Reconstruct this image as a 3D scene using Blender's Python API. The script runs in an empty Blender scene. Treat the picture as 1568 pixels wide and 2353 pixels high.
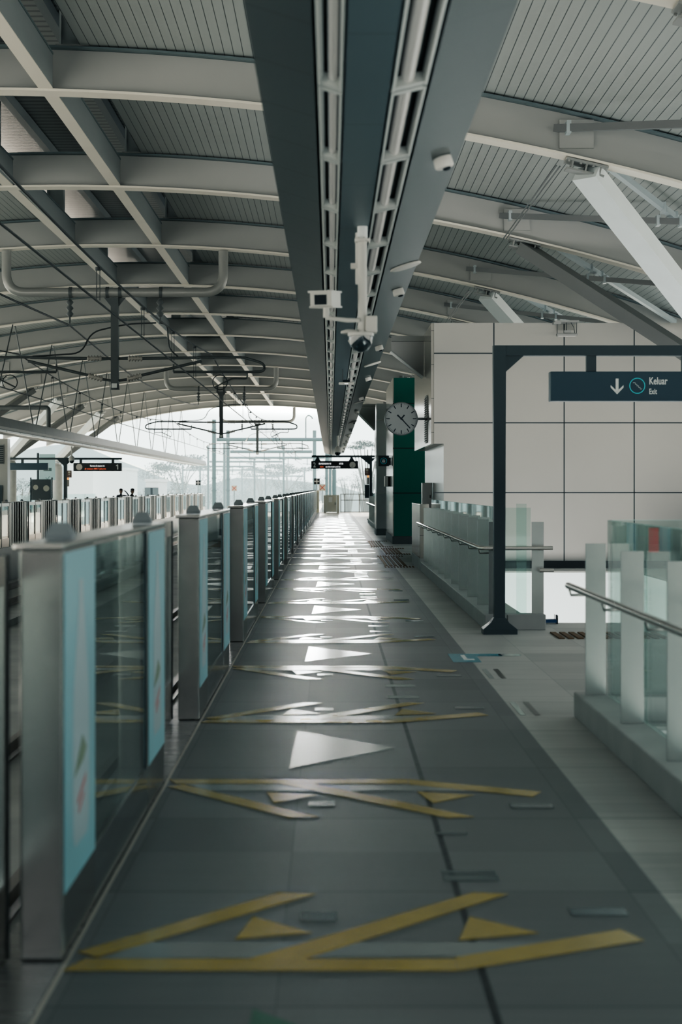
import bpy, bmesh, math, random
from mathutils import Vector, Matrix, Quaternion
random.seed(7)
PI = math.pi
sc = bpy.context.scene
COL = sc.collection
H = 1.42                      # eye height above the platform
F = 3536.0                    # focal length in pixels of the 1568 px wide frame
U0, V0 = 760.0, 1121.0        # vanishing point of the platform

def P(u, v, Y):               # pixel + depth -> world point (used once, to measure where things stand)
    return Vector(((u - U0) * Y / F, Y, H + (V0 - v) * Y / F))
def G(u, v):                  # pixel on the floor -> (x, y)
    Y = F * H / (v - V0)
    return ((u - U0) * Y / F, Y)

ORD = ('first second third fourth fifth sixth seventh eighth ninth tenth eleventh twelfth thirteenth fourteenth fifteenth sixteenth '
       'seventeenth eighteenth nineteenth twentieth').split()
TENS = {2: 'twenty', 3: 'thirty', 4: 'forty', 5: 'fifty', 6: 'sixty'}
TENTH = {2: 'twentieth', 3: 'thirtieth', 4: 'fortieth', 5: 'fiftieth', 6: 'sixtieth'}
def ordn(i):                  # 0-based
    n = i + 1
    if n <= 20: return ORD[i]
    t, r = divmod(n, 10)
    return TENTH[t] if r == 0 else TENS[t] + '-' + ORD[r - 1]

# ------------------------------------------------------------------ materials
def new_mat(name):
    m = bpy.data.materials.new(name); m.use_nodes = True
    nt = m.node_tree; nt.nodes.clear()
    out = nt.nodes.new('ShaderNodeOutputMaterial')
    return m, nt, out
def lk(nt, a, b): nt.links.new(a, b)
def mat(name, col, rough=0.5, metal=0.0, var=0.0, scale=(3, 3, 3), spec=0.5, rvar=0.0, emit=None, es=0.0, bump=0.0):
    m, nt, out = new_mat(name)
    b = nt.nodes.new('ShaderNodeBsdfPrincipled')
    b.inputs['Base Color'].default_value = (*col, 1)
    b.inputs['Roughness'].default_value = rough
    b.inputs['Metallic'].default_value = metal
    b.inputs['Specular IOR Level'].default_value = spec
    if emit:
        b.inputs['Emission Color'].default_value = (*emit, 1); b.inputs['Emission Strength'].default_value = es
    if var or rvar or bump:
        tc = nt.nodes.new('ShaderNodeTexCoord'); mp = nt.nodes.new('ShaderNodeMapping')
        mp.inputs['Scale'].default_value = scale
        n = nt.nodes.new('ShaderNodeTexNoise'); n.inputs['Scale'].default_value = 1.0; n.inputs['Detail'].default_value = 4
        lk(nt, tc.outputs['Object'], mp.inputs[0]); lk(nt, mp.outputs[0], n.inputs['Vector'])
        if var:
            mr = nt.nodes.new('ShaderNodeMapRange')
            mr.inputs['From Min'].default_value = 0.3; mr.inputs['From Max'].default_value = 0.7
            mr.inputs['To Min'].default_value = 1 - var; mr.inputs['To Max'].default_value = 1 + var
            lk(nt, n.outputs['Fac'], mr.inputs['Value'])
            mx = nt.nodes.new('ShaderNodeVectorMath'); mx.operation = 'SCALE'
            mx.inputs[0].default_value = col
            lk(nt, mr.outputs[0], mx.inputs['Scale']); lk(nt, mx.outputs[0], b.inputs['Base Color'])
        if rvar:
            mr = nt.nodes.new('ShaderNodeMapRange')
            mr.inputs['From Min'].default_value = 0.3; mr.inputs['From Max'].default_value = 0.7
            mr.inputs['To Min'].default_value = max(0.02, rough - rvar); mr.inputs['To Max'].default_value = rough + rvar
            lk(nt, n.outputs['Fac'], mr.inputs['Value']); lk(nt, mr.outputs[0], b.inputs['Roughness'])
        if bump:
            bp = nt.nodes.new('ShaderNodeBump'); bp.inputs['Strength'].default_value = bump; bp.inputs['Distance'].default_value = 0.01
            lk(nt, n.outputs['Fac'], bp.inputs['Height']); lk(nt, bp.outputs[0], b.inputs['Normal'])
    lk(nt, b.outputs[0], out.inputs[0])
    return m
def sep(nt, sock):
    s = nt.nodes.new('ShaderNodeSeparateXYZ'); lk(nt, sock, s.inputs[0]); return s
def math_(nt, op, a, b=None, c=None):
    n = nt.nodes.new('ShaderNodeMath'); n.operation = op
    for i, x in enumerate((a, b, c)):
        if x is None: continue
        if isinstance(x, (int, float)): n.inputs[i].default_value = x
        else: lk(nt, x, n.inputs[i])
    return n.outputs[0]
def glass_mat(name, tint=(0.86, 0.93, 0.91), rough=0.02, refl=1.0, ior=1.5):
    m, nt, out = new_mat(name)
    t = nt.nodes.new('ShaderNodeBsdfTransparent'); t.inputs[0].default_value = (*tint, 1)
    g = nt.nodes.new('ShaderNodeBsdfGlossy'); g.inputs['Roughness'].default_value = rough
    g.inputs[0].default_value = (0.9 * refl, 0.95 * refl, 0.95 * refl, 1)
    ge = nt.nodes.new('ShaderNodeNewGeometry'); dp = nt.nodes.new('ShaderNodeVectorMath'); dp.operation = 'DOT_PRODUCT'
    lk(nt, ge.outputs['Normal'], dp.inputs[0]); lk(nt, ge.outputs['Incoming'], dp.inputs[1])
    c_ = math_(nt, 'SUBTRACT', 1.0, math_(nt, 'ABSOLUTE', dp.outputs['Value']))
    f0 = ((ior - 1) / (ior + 1)) ** 2
    fr = math_(nt, 'MULTIPLY_ADD', math_(nt, 'POWER', c_, 5.0), 1 - f0, f0)
    mx = nt.nodes.new('ShaderNodeMixShader')
    lk(nt, fr, mx.inputs[0]); lk(nt, t.outputs[0], mx.inputs[1]); lk(nt, g.outputs[0], mx.inputs[2])
    lk(nt, mx.outputs[0], out.inputs[0])
    return m
def line_mask(nt, coord, period, offset, width):    # 1 on the joint, 0 elsewhere
    a = math_(nt, 'ADD', coord, -offset + 1000 * period)
    a = math_(nt, 'MODULO', a, period)
    a = math_(nt, 'SUBTRACT', a, period / 2); a = math_(nt, 'ABSOLUTE', a)
    return math_(nt, 'GREATER_THAN', a, period / 2 - width / 2)

def groove_mat(name, col, axis, period, width, dark=0.35, rough=0.5, metal=0.0, var=0.06):
    m, nt, out = new_mat(name)
    b = nt.nodes.new('ShaderNodeBsdfPrincipled'); b.inputs['Roughness'].default_value = rough; b.inputs['Metallic'].default_value = metal
    tc = nt.nodes.new('ShaderNodeTexCoord'); s = sep(nt, tc.outputs['Object'])
    g = line_mask(nt, s.outputs[axis], period, 0, width)
    n = nt.nodes.new('ShaderNodeTexNoise'); n.inputs['Scale'].default_value = 0.6; n.inputs['Detail'].default_value = 5
    lk(nt, tc.outputs['Object'], n.inputs['Vector'])
    v = math_(nt, 'MULTIPLY_ADD', n.outputs['Fac'], 2 * var, 1 - var)
    k = math_(nt, 'MULTIPLY_ADD', g, dark - 1.0, 1.0)
    v = math_(nt, 'MULTIPLY', v, k)
    mx = nt.nodes.new('ShaderNodeVectorMath'); mx.operation = 'SCALE'; mx.inputs[0].default_value = col
    lk(nt, v, mx.inputs['Scale']); lk(nt, mx.outputs[0], b.inputs['Base Color'])
    lk(nt, b.outputs[0], out.inputs[0])
    return m

def floor_mat():
    m, nt, out = new_mat('platform_tiles')
    b = nt.nodes.new('ShaderNodeBsdfPrincipled')
    tc = nt.nodes.new('ShaderNodeTexCoord'); s = sep(nt, tc.outputs['Object'])
    x, y = s.outputs[0], s.outputs[1]
    isdark = math_(nt, 'MULTIPLY', math_(nt, 'LESS_THAN', x, 1.158), math_(nt, 'GREATER_THAN', x, -1.2))
    # one random shade per tile row and column
    row = math_(nt, 'FLOOR', math_(nt, 'DIVIDE', math_(nt, 'ADD', y, 0.0), 0.60))
    colm = math_(nt, 'FLOOR', math_(nt, 'DIVIDE', math_(nt, 'ADD', x, 0.15), 0.60))
    cx = nt.nodes.new('ShaderNodeCombineXYZ'); lk(nt, row, cx.inputs[0]); lk(nt, colm, cx.inputs[1])
    wn = nt.nodes.new('ShaderNodeTexWhiteNoise'); wn.noise_dimensions = '2D'; lk(nt, cx.outputs[0], wn.inputs['Vector'])
    # fine streaks across the platform
    mp = nt.nodes.new('ShaderNodeMapping'); mp.inputs['Scale'].default_value = (1.2, 26, 1)
    lk(nt, tc.outputs['Object'], mp.inputs[0])
    st = nt.nodes.new('ShaderNodeTexNoise'); st.inputs['Scale'].default_value = 1; st.inputs['Detail'].default_value = 6
    lk(nt, mp.outputs[0], st.inputs['Vector'])
    big = nt.nodes.new('ShaderNodeTexNoise'); big.inputs['Scale'].default_value = 0.9; big.inputs['Detail'].default_value = 3
    lk(nt, tc.outputs['Object'], big.inputs['Vector'])
    v = math_(nt, 'MULTIPLY_ADD', st.outputs['Fac'], 0.7, 0.62)
    v = math_(nt, 'MULTIPLY', v, math_(nt, 'MULTIPLY_ADD', wn.outputs['Value'], 0.28, 0.86))
    v = math_(nt, 'MULTIPLY', v, math_(nt, 'MULTIPLY_ADD', big.outputs['Fac'], 0.4, 0.8))
    jy = line_mask(nt, y, 1.2, 5.41, 0.012)
    jx = line_mask(nt, x, 0.6, 0.45, 0.006)
    jm = line_mask(nt, x, 100.0, 0.445, 0.016)
    j = math_(nt, 'MAXIMUM', math_(nt, 'MULTIPLY', jx, 0.35), math_(nt, 'MAXIMUM', math_(nt, 'MULTIPLY', jy, 0.55), jm))
    v = math_(nt, 'MULTIPLY', v, math_(nt, 'MULTIPLY_ADD', j, -0.85, 1.0))
    mix = nt.nodes.new('ShaderNodeMix'); mix.data_type = 'RGBA'
    mix.inputs['A'].default_value = (0.40, 0.40, 0.375, 1); mix.inputs['B'].default_value = (0.148, 0.148, 0.145, 1)
    lk(nt, isdark, mix.inputs['Factor'])
    mx = nt.nodes.new('ShaderNodeVectorMath'); mx.operation = 'SCALE'
    lk(nt, mix.outputs['Result'], mx.inputs[0]); lk(nt, v, mx.inputs['Scale']); lk(nt, mx.outputs[0], b.inputs['Base Color'])
    r = math_(nt, 'MULTIPLY_ADD', st.outputs['Fac'], 0.24, 0.36)
    b.inputs['Specular IOR Level'].default_value = 0.36
    lk(nt, r, b.inputs['Roughness'])
    bp = nt.nodes.new('ShaderNodeBump'); bp.inputs['Strength'].default_value = 0.05; bp.inputs['Distance'].default_value = 0.004
    lk(nt, st.outputs['Fac'], bp.inputs['Height']); lk(nt, bp.outputs[0], b.inputs['Normal'])
    lk(nt, b.outputs[0], out.inputs[0])
    return m

M = {}
M['floor'] = floor_mat()
M['floor_plain'] = mat('far_platform_tiles', (0.38, 0.38, 0.36), 0.35, var=0.1, scale=(2, 2, 2))
M['track'] = mat('track_concrete', (0.34, 0.34, 0.32), 0.85, var=0.2, scale=(1, 1, 1))
M['rail'] = mat('rail_steel', (0.2, 0.17, 0.15), 0.4, 0.8)
M['rib'] = mat('rib_paint', (0.33, 0.325, 0.312), 0.5, var=0.05, scale=(.6, .6, .6))
M['rib_edge'] = mat('rib_flange_lit', (0.72, 0.68, 0.60), 0.5, var=0.05, scale=(.6, .6, .6))  # pale cream paints in the light reaching undersides from below
M['rib_top'] = mat('rib_top_shade', (0.12, 0.15, 0.155), 0.6)  # dark tone paints in the shadow line along the rib top
M['ridge'] = mat('ridge_paint', (0.22, 0.235, 0.235), 0.5, var=0.1, scale=(2, .4, 2))
M['deck'] = groove_mat('ceiling_planks', (0.345, 0.36, 0.345), 0, 0.135, 0.012, dark=0.22, rough=0.45)
M['corr'] = groove_mat('corrugated_metal', (0.25, 0.255, 0.25), 1, 0.26, 0.09, dark=0.45, rough=0.4)
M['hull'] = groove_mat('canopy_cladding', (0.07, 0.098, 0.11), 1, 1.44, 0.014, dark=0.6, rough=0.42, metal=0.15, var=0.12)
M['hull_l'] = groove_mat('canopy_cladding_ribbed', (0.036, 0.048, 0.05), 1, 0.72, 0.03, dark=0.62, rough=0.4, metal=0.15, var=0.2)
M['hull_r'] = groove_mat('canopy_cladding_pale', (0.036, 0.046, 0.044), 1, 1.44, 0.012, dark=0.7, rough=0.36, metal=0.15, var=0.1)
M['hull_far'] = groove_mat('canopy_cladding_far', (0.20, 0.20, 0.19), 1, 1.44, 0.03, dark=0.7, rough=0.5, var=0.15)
M['dark_in'] = mat('fitting_inside', (0.05, 0.06, 0.062), 0.4)
M['fit_frame'] = mat('fitting_frame', (0.55, 0.57, 0.55), 0.35, 0.3)
M['tube'] = mat('lamp_tube', (0.50, 0.49, 0.465), 0.25, emit=(1, 0.97, 0.92), es=0.06)  # faint glow on unlit tubes stands in for sky glints
M['steel'] = mat('brushed_steel', (0.34, 0.33, 0.31), 0.22, 1.0)
M['steel_dk'] = mat('dark_brown_steel', (0.13, 0.12, 0.10), 0.35, 0.7)
M['steel_pale'] = mat('pale_track_panel', (0.50, 0.48, 0.43), 0.4, 0.4)
M['post_steel'] = mat('railing_post_steel', (0.55, 0.55, 0.53), 0.26, 1.0)
M['steel_b'] = mat('bright_steel', (0.68, 0.66, 0.63), 0.16, 1.0)
M['kick'] = mat('kick_plate_steel', (0.33, 0.345, 0.34), 0.14, 0.9, rvar=0.04, scale=(2, 2, 30))
M['sill'] = mat('sill_steel', (0.26, 0.25, 0.24), 0.3, 0.7, rvar=0.08, scale=(3, 30, 3))
M['trim'] = mat('edge_trim', (0.50, 0.46, 0.40), 0.35, 0.5)
M['black'] = mat('black_rubber', (0.012, 0.014, 0.015), 0.6)
M['cap'] = mat('cap_grey', (0.20, 0.22, 0.225), 0.45)
M['psd_glass'] = glass_mat('screen_glass', (0.70, 0.77, 0.76))
M['rail_glass'] = glass_mat('railing_glass', (0.86, 0.93, 0.91), ior=1.45)
M['glass_edge'] = mat('glass_edge_green', (0.30, 0.48, 0.44), 0.2)
M['ad_blue'] = mat('advert_blue', (0.29, 0.55, 0.62), 0.3, var=0.10, scale=(1, 1, 1.3))
M['ad_white'] = mat('advert_white', (0.46, 0.57, 0.61), 0.3)
M['ad_green'] = mat('advert_green', (0.20, 0.27, 0.17), 0.4)
M['ad_red'] = mat('advert_red', (0.52, 0.24, 0.24), 0.4)
M['white_notice'] = mat('notice_white', (0.72, 0.74, 0.73), 0.4)
M['yellow'] = mat('yellow_tape', (0.36, 0.26, 0.04), 0.20, var=0.12, scale=(6, 6, 6), spec=0.8)
M['tape_grey'] = mat('grey_tape', (0.21, 0.22, 0.21), 0.2, spec=0.8)
M['tape_white'] = mat('white_tape', (0.33, 0.345, 0.33), 0.19, spec=1.0)
M['tape_dark'] = mat('dark_sticker', (0.06, 0.085, 0.085), 0.2, spec=0.8)
M['tape_brown'] = mat('brown_tape', (0.10, 0.085, 0.07), 0.3)
M['sticker_blue'] = mat('blue_sticker', (0.05, 0.24, 0.31), 0.25)
M['sticker_green'] = mat('green_sticker', (0.015, 0.10, 0.055), 0.4)
M['panel'] = None
M['green'] = mat('green_panel', (0.005, 0.14, 0.102), 0.35, var=0.08, scale=(.7, .7, .7))
M['clad'] = groove_mat('pale_cladding', (0.55, 0.52, 0.47), 2, 0.6, 0.012, dark=0.4, rough=0.14, metal=0.6)
M['grey_panel'] = mat('grey_panel', (0.26, 0.265, 0.26), 0.4, var=0.05)
M['joint'] = mat('panel_joint', (0.02, 0.025, 0.027), 0.6)
M['skirt'] = mat('skirting_stone', (0.075, 0.088, 0.09), 0.4)
M['stone'] = mat('plinth_stone', (0.33, 0.335, 0.32), 0.5, var=0.08, scale=(4, 4, 4))
M['frame'] = mat('sign_frame_paint', (0.028, 0.043, 0.05), 0.42)
M['sign'] = mat('sign_face', (0.022, 0.052, 0.075), 0.4)
M['letter'] = mat('sign_letter_white', (0.62, 0.66, 0.65), 0.5, emit=(0.9, 0.95, 0.95), es=0.08)
M['ring'] = mat('sign_ring_cyan', (0.05, 0.42, 0.48), 0.5, emit=(0.1, 0.7, 0.8), es=0.15)
M['led_red'] = mat('led_red', (0.5, 0.06, 0.03), 0.5, emit=(1.0, 0.22, 0.10), es=0.55)
M['led_white'] = mat('led_white', (0.6, 0.6, 0.6), 0.5, emit=(0.9, 0.95, 1.0), es=1.0)
M['screen'] = mat('sign_screen', (0.02, 0.022, 0.025), 0.3)
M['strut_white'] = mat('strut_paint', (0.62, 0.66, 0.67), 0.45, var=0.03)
M['strut_shaded'] = mat('strut_paint_shaded', (0.13, 0.13, 0.125), 0.5)  # same strut paint with the shade on its underside put into the colour
M['bracket'] = mat('bracket_grey', (0.25, 0.25, 0.24), 0.5)
M['brace'] = mat('brace_steel', (0.16, 0.16, 0.16), 0.5, 0.2)
M['brace_pale'] = mat('brace_galvanised', (0.48, 0.53, 0.55), 0.4, 0.3)
M['pipe'] = mat('pipe_paint', (0.32, 0.315, 0.30), 0.35, 0.2)
M['mast'] = mat('drop_post_paint', (0.085, 0.09, 0.09), 0.5)
M['wire'] = mat('wire_dark', (0.035, 0.037, 0.038), 0.5)
M['rod'] = mat('hanger_rod', (0.12, 0.125, 0.125), 0.5)
M['ins'] = mat('insulator_ceramic', (0.50, 0.46, 0.42), 0.25)
M['cam_white'] = mat('camera_white', (0.60, 0.585, 0.55), 0.4)
M['cam_dark'] = mat('camera_dark', (0.014, 0.018, 0.022), 0.5, spec=0.15)
M['dome'] = mat('dome_bubble', (0.02, 0.03, 0.035), 0.05, spec=1.0)
M['tactile'] = mat('tactile_bronze', (0.135, 0.082, 0.04), 0.6, spec=0.15)
M['orange'] = mat('orange_lens', (0.9, 0.35, 0.03), 0.3, emit=(1, 0.35, 0.02), es=0.9)
M['brown_plate'] = mat('brown_plate', (0.13, 0.085, 0.075), 0.5)
M['clock_face'] = mat('clock_face', (0.23, 0.24, 0.237), 0.10)
M['clock_rim'] = mat('clock_rim', (0.12, 0.125, 0.125), 0.3, 0.5)
M['cabinet'] = mat('cabinet_steel', (0.42, 0.41, 0.38), 0.3, 0.6)
M['gate'] = mat('gate_paint', (0.56, 0.55, 0.47), 0.45)
M['white'] = mat('white_paint', (0.78, 0.80, 0.80), 0.5)
M['far_steel'] = mat('far_mast_steel', (0.085, 0.135, 0.14), 0.6)
M['leaf'] = mat('far_leaves', (0.03, 0.06, 0.052), 0.8, var=0.3, scale=(.5, .5, .5))
M['bark'] = mat('far_bark', (0.14, 0.15, 0.14), 0.9)
M['far_white'] = mat('far_building', (0.60, 0.63, 0.63), 0.7)
M['far_ground'] = mat('far_ground', (0.45, 0.47, 0.45), 0.9)
M['win'] = mat('far_window', (0.05, 0.07, 0.075), 0.2)
M['banner'] = mat('banner_blue', (0.42, 0.62, 0.68), 0.5)
M['skin'] = mat('skin', (0.32, 0.20, 0.14), 0.6)
M['hair'] = mat('hair_dark', (0.02, 0.02, 0.022), 0.5)
M['cloth_dark'] = mat('cloth_navy', (0.025, 0.03, 0.045), 0.8)
M['cloth_black'] = mat('cloth_black', (0.02, 0.02, 0.02), 0.8)
M['red'] = mat('board_red', (0.5, 0.12, 0.08), 0.5)
M['pink'] = mat('notice_red', (0.55, 0.10, 0.09), 0.4)
M['bluebox'] = mat('blue_plastic', (0.01, 0.06, 0.17), 0.4)

def panel_mat():
    m, nt, out = new_mat('wall_panels')
    b = nt.nodes.new('ShaderNodeBsdfPrincipled')
    b.inputs['Roughness'].default_value = 0.24
    tc = nt.nodes.new('ShaderNodeTexCoord'); s = sep(nt, tc.outputs['Object'])
    n = nt.nodes.new('ShaderNodeTexNoise'); n.inputs['Scale'].default_value = 0.5; n.inputs['Detail'].default_value = 3
    lk(nt, tc.outputs['Object'], n.inputs['Vector'])
    v = math_(nt, 'MULTIPLY_ADD', n.outputs['Fac'], 0.16, 0.92)
    mx = nt.nodes.new('ShaderNodeVectorMath'); mx.operation = 'SCALE'; mx.inputs[0].default_value = (0.36, 0.35, 0.325)
    lk(nt, v, mx.inputs['Scale']); lk(nt, mx.outputs[0], b.inputs['Base Color'])
    lk(nt, b.outputs[0], out.inputs[0])
    return m
M['panel'] = panel_mat()

# ------------------------------------------------------------------ mesh builder
class MB:
    def __init__(s): s.v = []; s.f = []; s.sm = []; s.mi = []
    def add(s, vs, fs, smooth=False, mi=0):
        b = len(s.v); s.v += [tuple(v) for v in vs]
        for f in fs: s.f.append(tuple(b + i for i in f)); s.sm.append(smooth); s.mi.append(mi)
        return s
    def box(s, x0, x1, y0, y1, z0, z1, mi=0, mtx=None):
        vs = [(x, y, z) for z in (z0, z1) for y in (y0, y1) for x in (x0, x1)]
        if mtx: vs = [mtx @ Vector(v) for v in vs]
        return s.add(vs, [(0, 2, 3, 1), (4, 5, 7, 6), (0, 1, 5, 4), (2, 6, 7, 3), (0, 4, 6, 2), (1, 3, 7, 5)], mi=mi)
    def bbox(s, x0, x1, y0, y1, z0, z1, r=0.01, mi=0):     # box with chamfered edges
        bm = bmesh.new(); bmesh.ops.create_cube(bm, size=1)
        for v in bm.verts:
            v.co = Vector(((x0 + x1) / 2 + v.co.x * (x1 - x0), (y0 + y1) / 2 + v.co.y * (y1 - y0), (z0 + z1) / 2 + v.co.z * (z1 - z0)))
        bmesh.ops.bevel(bm, geom=list(bm.edges), offset=r, segments=2, affect='EDGES', profile=0.5)
        s.frombm(bm, mi); return s
    def frombm(s, bm, mi=0, smooth=False):
        bm.verts.index_update()
        s.add([v.co for v in bm.verts], [[v.index for v in f.verts] for f in bm.faces], smooth, mi); bm.free()
    def prism(s, poly, a0, a1, axis='y', mi=0):     # polygon extruded along an axis
        n = len(poly)
        mk = {'y': lambda p, a: (p[0], a, p[1]), 'x': lambda p, a: (a, p[0], p[1]), 'z': lambda p, a: (p[0], p[1], a)}[axis]
        vs = [mk(p, a0) for p in poly] + [mk(p, a1) for p in poly]
        fs = [tuple(range(n)), tuple(range(2 * n - 1, n - 1, -1))]
        fs += [(i, i + n, (i + 1) % n + n, (i + 1) % n) for i in range(n)]
        return s.add(vs, fs, mi=mi)
    def tube(s, pts, r, n=8, cap=True, mi=0, closed=False):
        pts = [Vector(p) for p in pts]
        rr = r if isinstance(r, (list, tuple)) else [r] * len(pts)
        m = len(pts); tang = []
        for i in range(m):
            if closed: t = pts[(i + 1) % m] - pts[i - 1]
            else: t = pts[min(i + 1, m - 1)] - pts[max(i - 1, 0)]
            tang.append(t.normalized())
        ref = Vector((0, 0, 1)) if abs(tang[0].z) < 0.9 else Vector((1, 0, 0))
        nrm = (ref - tang[0] * ref.dot(tang[0])).normalized()
        vs = []
        for i in range(m):
            t = tang[i]; nrm = (nrm - t * nrm.dot(t))
            nrm = nrm.normalized() if nrm.length > 1e-6 else t.orthogonal().normalized()
            b = t.cross(nrm)
            vs += [pts[i] + (nrm * math.cos(2 * PI * k / n) + b * math.sin(2 * PI * k / n)) * rr[i] for k in range(n)]
        fs = []
        for i in range(m if closed else m - 1):
            j = (i + 1) % m
            fs += [(i * n + k, i * n + (k + 1) % n, j * n + (k + 1) % n, j * n + k) for k in range(n)]
        s.add(vs, fs, True, mi)
        if cap and not closed:
            s.add(vs[:n], [tuple(range(n - 1, -1, -1))], False, mi); s.add(vs[-n:], [tuple(range(n))], False, mi)
        return s
    def lathe(s, prof, n=24, c=(0, 0, 0), axis='z', mi=0, smooth=True):   # prof: (radius, height)
        vs = []
        for r, h in prof:
            for k in range(n):
                a = 2 * PI * k / n
                p = (r * math.cos(a), r * math.sin(a), h)
                if axis == 'y': p = (p[0], p[2], p[1])
                if axis == 'x': p = (p[2], p[0], p[1])
                vs.append((c[0] + p[0], c[1] + p[1], c[2] + p[2]))
        fs = []
        for i in range(len(prof) - 1):
            fs += [(i * n + k, i * n + (k + 1) % n, (i + 1) * n + (k + 1) % n, (i + 1) * n + k) for k in range(n)]
        s.add(vs, fs, smooth, mi)
        s.add(vs[:n], [tuple(range(n - 1, -1, -1))], False, mi); s.add(vs[-n:], [tuple(range(n))], False, mi)
        return s
    def beam(s, a, b, w, h, mi=0, up=(0, 0, 1)):         # box section from a to b
        a, b = Vector(a), Vector(b); t = (b - a).normalized(); u = Vector(up)
        sd = t.cross(u).normalized(); up_ = sd.cross(t).normalized()
        vs = [p + sd * (sx * w / 2) + up_ * (sz * h / 2) for p in (a, b) for sx, sz in ((-1, -1), (1, -1), (1, 1), (-1, 1))]
        return s.add(vs, [(0, 1, 2, 3), (7, 6, 5, 4), (0, 4, 5, 1), (1, 5, 6, 2), (2, 6, 7, 3), (3, 7, 4, 0)], mi=mi)
    def build(s, name, mats, parent=None, loc=None):
        me = bpy.data.meshes.new(name); me.from_pydata(s.v, [], s.f)
        if not isinstance(mats, (list, tuple)): mats = [mats]
        for m in mats: me.materials.append(m)
        me.polygons.foreach_set('use_smooth', s.sm); me.polygons.foreach_set('material_index', s.mi)
        bm = bmesh.new(); bm.from_mesh(me); bmesh.ops.recalc_face_normals(bm, faces=bm.faces); bm.to_mesh(me); bm.free()
        me.update()
        o = bpy.data.objects.new(name, me); COL.objects.link(o)
        if parent: o.parent = parent
        if loc: o.location = loc
        return o

KIDS = {}
def empty(name, loc=(0, 0, 0), rz=0.0):
    o = bpy.data.objects.new(name, None); COL.objects.link(o); o.empty_display_size = 0.1
    o.location = loc; o.rotation_euler = (0, 0, rz); return o
def tag(o, label, cat, group=None, kind='thing'):
    o['label'] = label; o['category'] = cat; o['kind'] = kind
    if group: o['group'] = group
    return o
def struct(o, label=None):
    o['kind'] = 'structure'
    if label: o['label'] = label
    return o
def dup(o, parent=None):
    c = o.copy(); COL.objects.link(c)
    if parent: c.parent = parent
    for ch in o.children: dup(ch, c)
    return c
def text_mesh(name, body, size, m, parent, loc, rot=(PI / 2, 0, 0), sx=1.0, align='LEFT', bold=0.0):
    cu = bpy.data.curves.new(name, 'FONT'); cu.body = body; cu.size = size; cu.align_x = align; cu.extrude = 0.0015; cu.offset = bold
    to = bpy.data.objects.new(name, cu); COL.objects.link(to)
    dg = bpy.context.evaluated_depsgraph_get()
    me = bpy.data.meshes.new_from_object(to.evaluated_get(dg)); bpy.data.objects.remove(to)
    me.materials.clear(); me.materials.append(m)
    o = bpy.data.objects.new(name, me); COL.objects.link(o)
    o.parent = parent; o.location = loc; o.rotation_euler = rot; o.scale = (sx, 1, 1); return o

def bend(pts, r, n=6):
    out = [Vector(pts[0])]
    for i in range(1, len(pts) - 1):
        p, a, b = Vector(pts[i]), Vector(pts[i - 1]), Vector(pts[i + 1])
        d0, d1 = (a - p).normalized(), (b - p).normalized()
        for k in range(n + 1):
            t = k / n; s0 = p + d0 * r; s1 = p + d1 * r
            out.append(s0 * (1 - t) ** 2 + p * 2 * t * (1 - t) + s1 * t ** 2)
    out.append(Vector(pts[-1])); return out

# ------------------------------------------------------------------ camera
cd = bpy.data.cameras.new('camera'); cam = bpy.data.objects.new('camera', cd); COL.objects.link(cam)
cam.location = (0, 0, H); cam.rotation_euler = (PI / 2, 0, 0)
cd.sensor_fit = 'HORIZONTAL'; cd.sensor_width = 24.0; cd.lens = F / 1568 * 24.0
cd.shift_x = (784 - U0) / 1568; cd.shift_y = -(1176.5 - V0) / 1568
cd.clip_end = 2000; cd.clip_start = 0.05
cd.dof.use_dof = True; cd.dof.focus_distance = 26.0; cd.dof.aperture_fstop = 2.8
sc.camera = cam

# ------------------------------------------------------------------ constants of the station
XC = -4.97                                   # middle of the two tracks
RP, R1 = 6.90, 21.65                         # rib pitch, first rib in front of the camera
NB = 4
RIBY = [R1 + RP * k for k in range(-NB, 13)]  # 17 ribs, four of them behind or over the camera
YEND = RIBY[-1]
REAR = {-4: 'rearmost', -3: 'second rearmost', -2: 'third rearmost', -1: 'overhead'}
def hb(x): return 5.56 - 0.0134 * (x - XC) ** 2
def zb(x): return H + hb(x)
RH = 0.64
D0, DP = 4.60, 4.77                          # first fixed screen, door pitch
XF = -0.80                                   # platform face of the screens
ZO = -0.22                                   # opposite platform level

# ------------------------------------------------------------------ floors, pits, ground
PIT1 = (2.16, 5.2, 16.2, 26.2)
PIT2 = (1.80, 5.2, 1.2, 9.15)
PLX = 7.6
mb = MB()
def slab(x0, x1, y0, y1): mb.box(x0, x1, y0, y1, -1.3, 0.0)
slab(-1.02, 1.80, -14, 89.5)
slab(1.80, PIT2[1], -14, PIT2[2]); slab(1.80, PIT2[1], PIT2[3], PIT1[2])
slab(1.80, PIT1[0], PIT1[2], PIT1[3]); slab(1.80, 5.2, PIT1[3], 89.5); slab(5.2, PLX, -14, 89.5)
struct(mb.build('floor', M['floor']))
mb = MB()
for (x0, x1, y0, y1) in (PIT1, PIT2):
    mb.box(x0 - .02, x1 + .02, y0, y1, -4.1, -4.0)
    mb.box(x0, x1, y1 - .03, y1, -4.0, -0.02); mb.box(x0, x1, y0, y0 + .03, -4.0, -0.02)
    mb.box(x0, x0 + .03, y0, y1, -4.0, -0.02); mb.box(x1 - .03, x1, y0, y1, -4.0, -0.02)
struct(mb.build('wall_stairwell', M['white']))
mb = MB()
mb.box(-17.4, XC * 2 + 1.02, 20, 112, ZO - 1.2, ZO)
struct(mb.build('floor_opposite', M['floor_plain']))
mb = MB(); mb.box(XC * 2 + 1.02, -1.02, -14, 300, -1.5, -1.25)
for x in (XC - 2.5, XC + 2.5): mb.box(x - 1.3, x + 1.3, -14, 300, -1.25, -1.12)
struct(mb.build('floor_track', M['track']))
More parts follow.
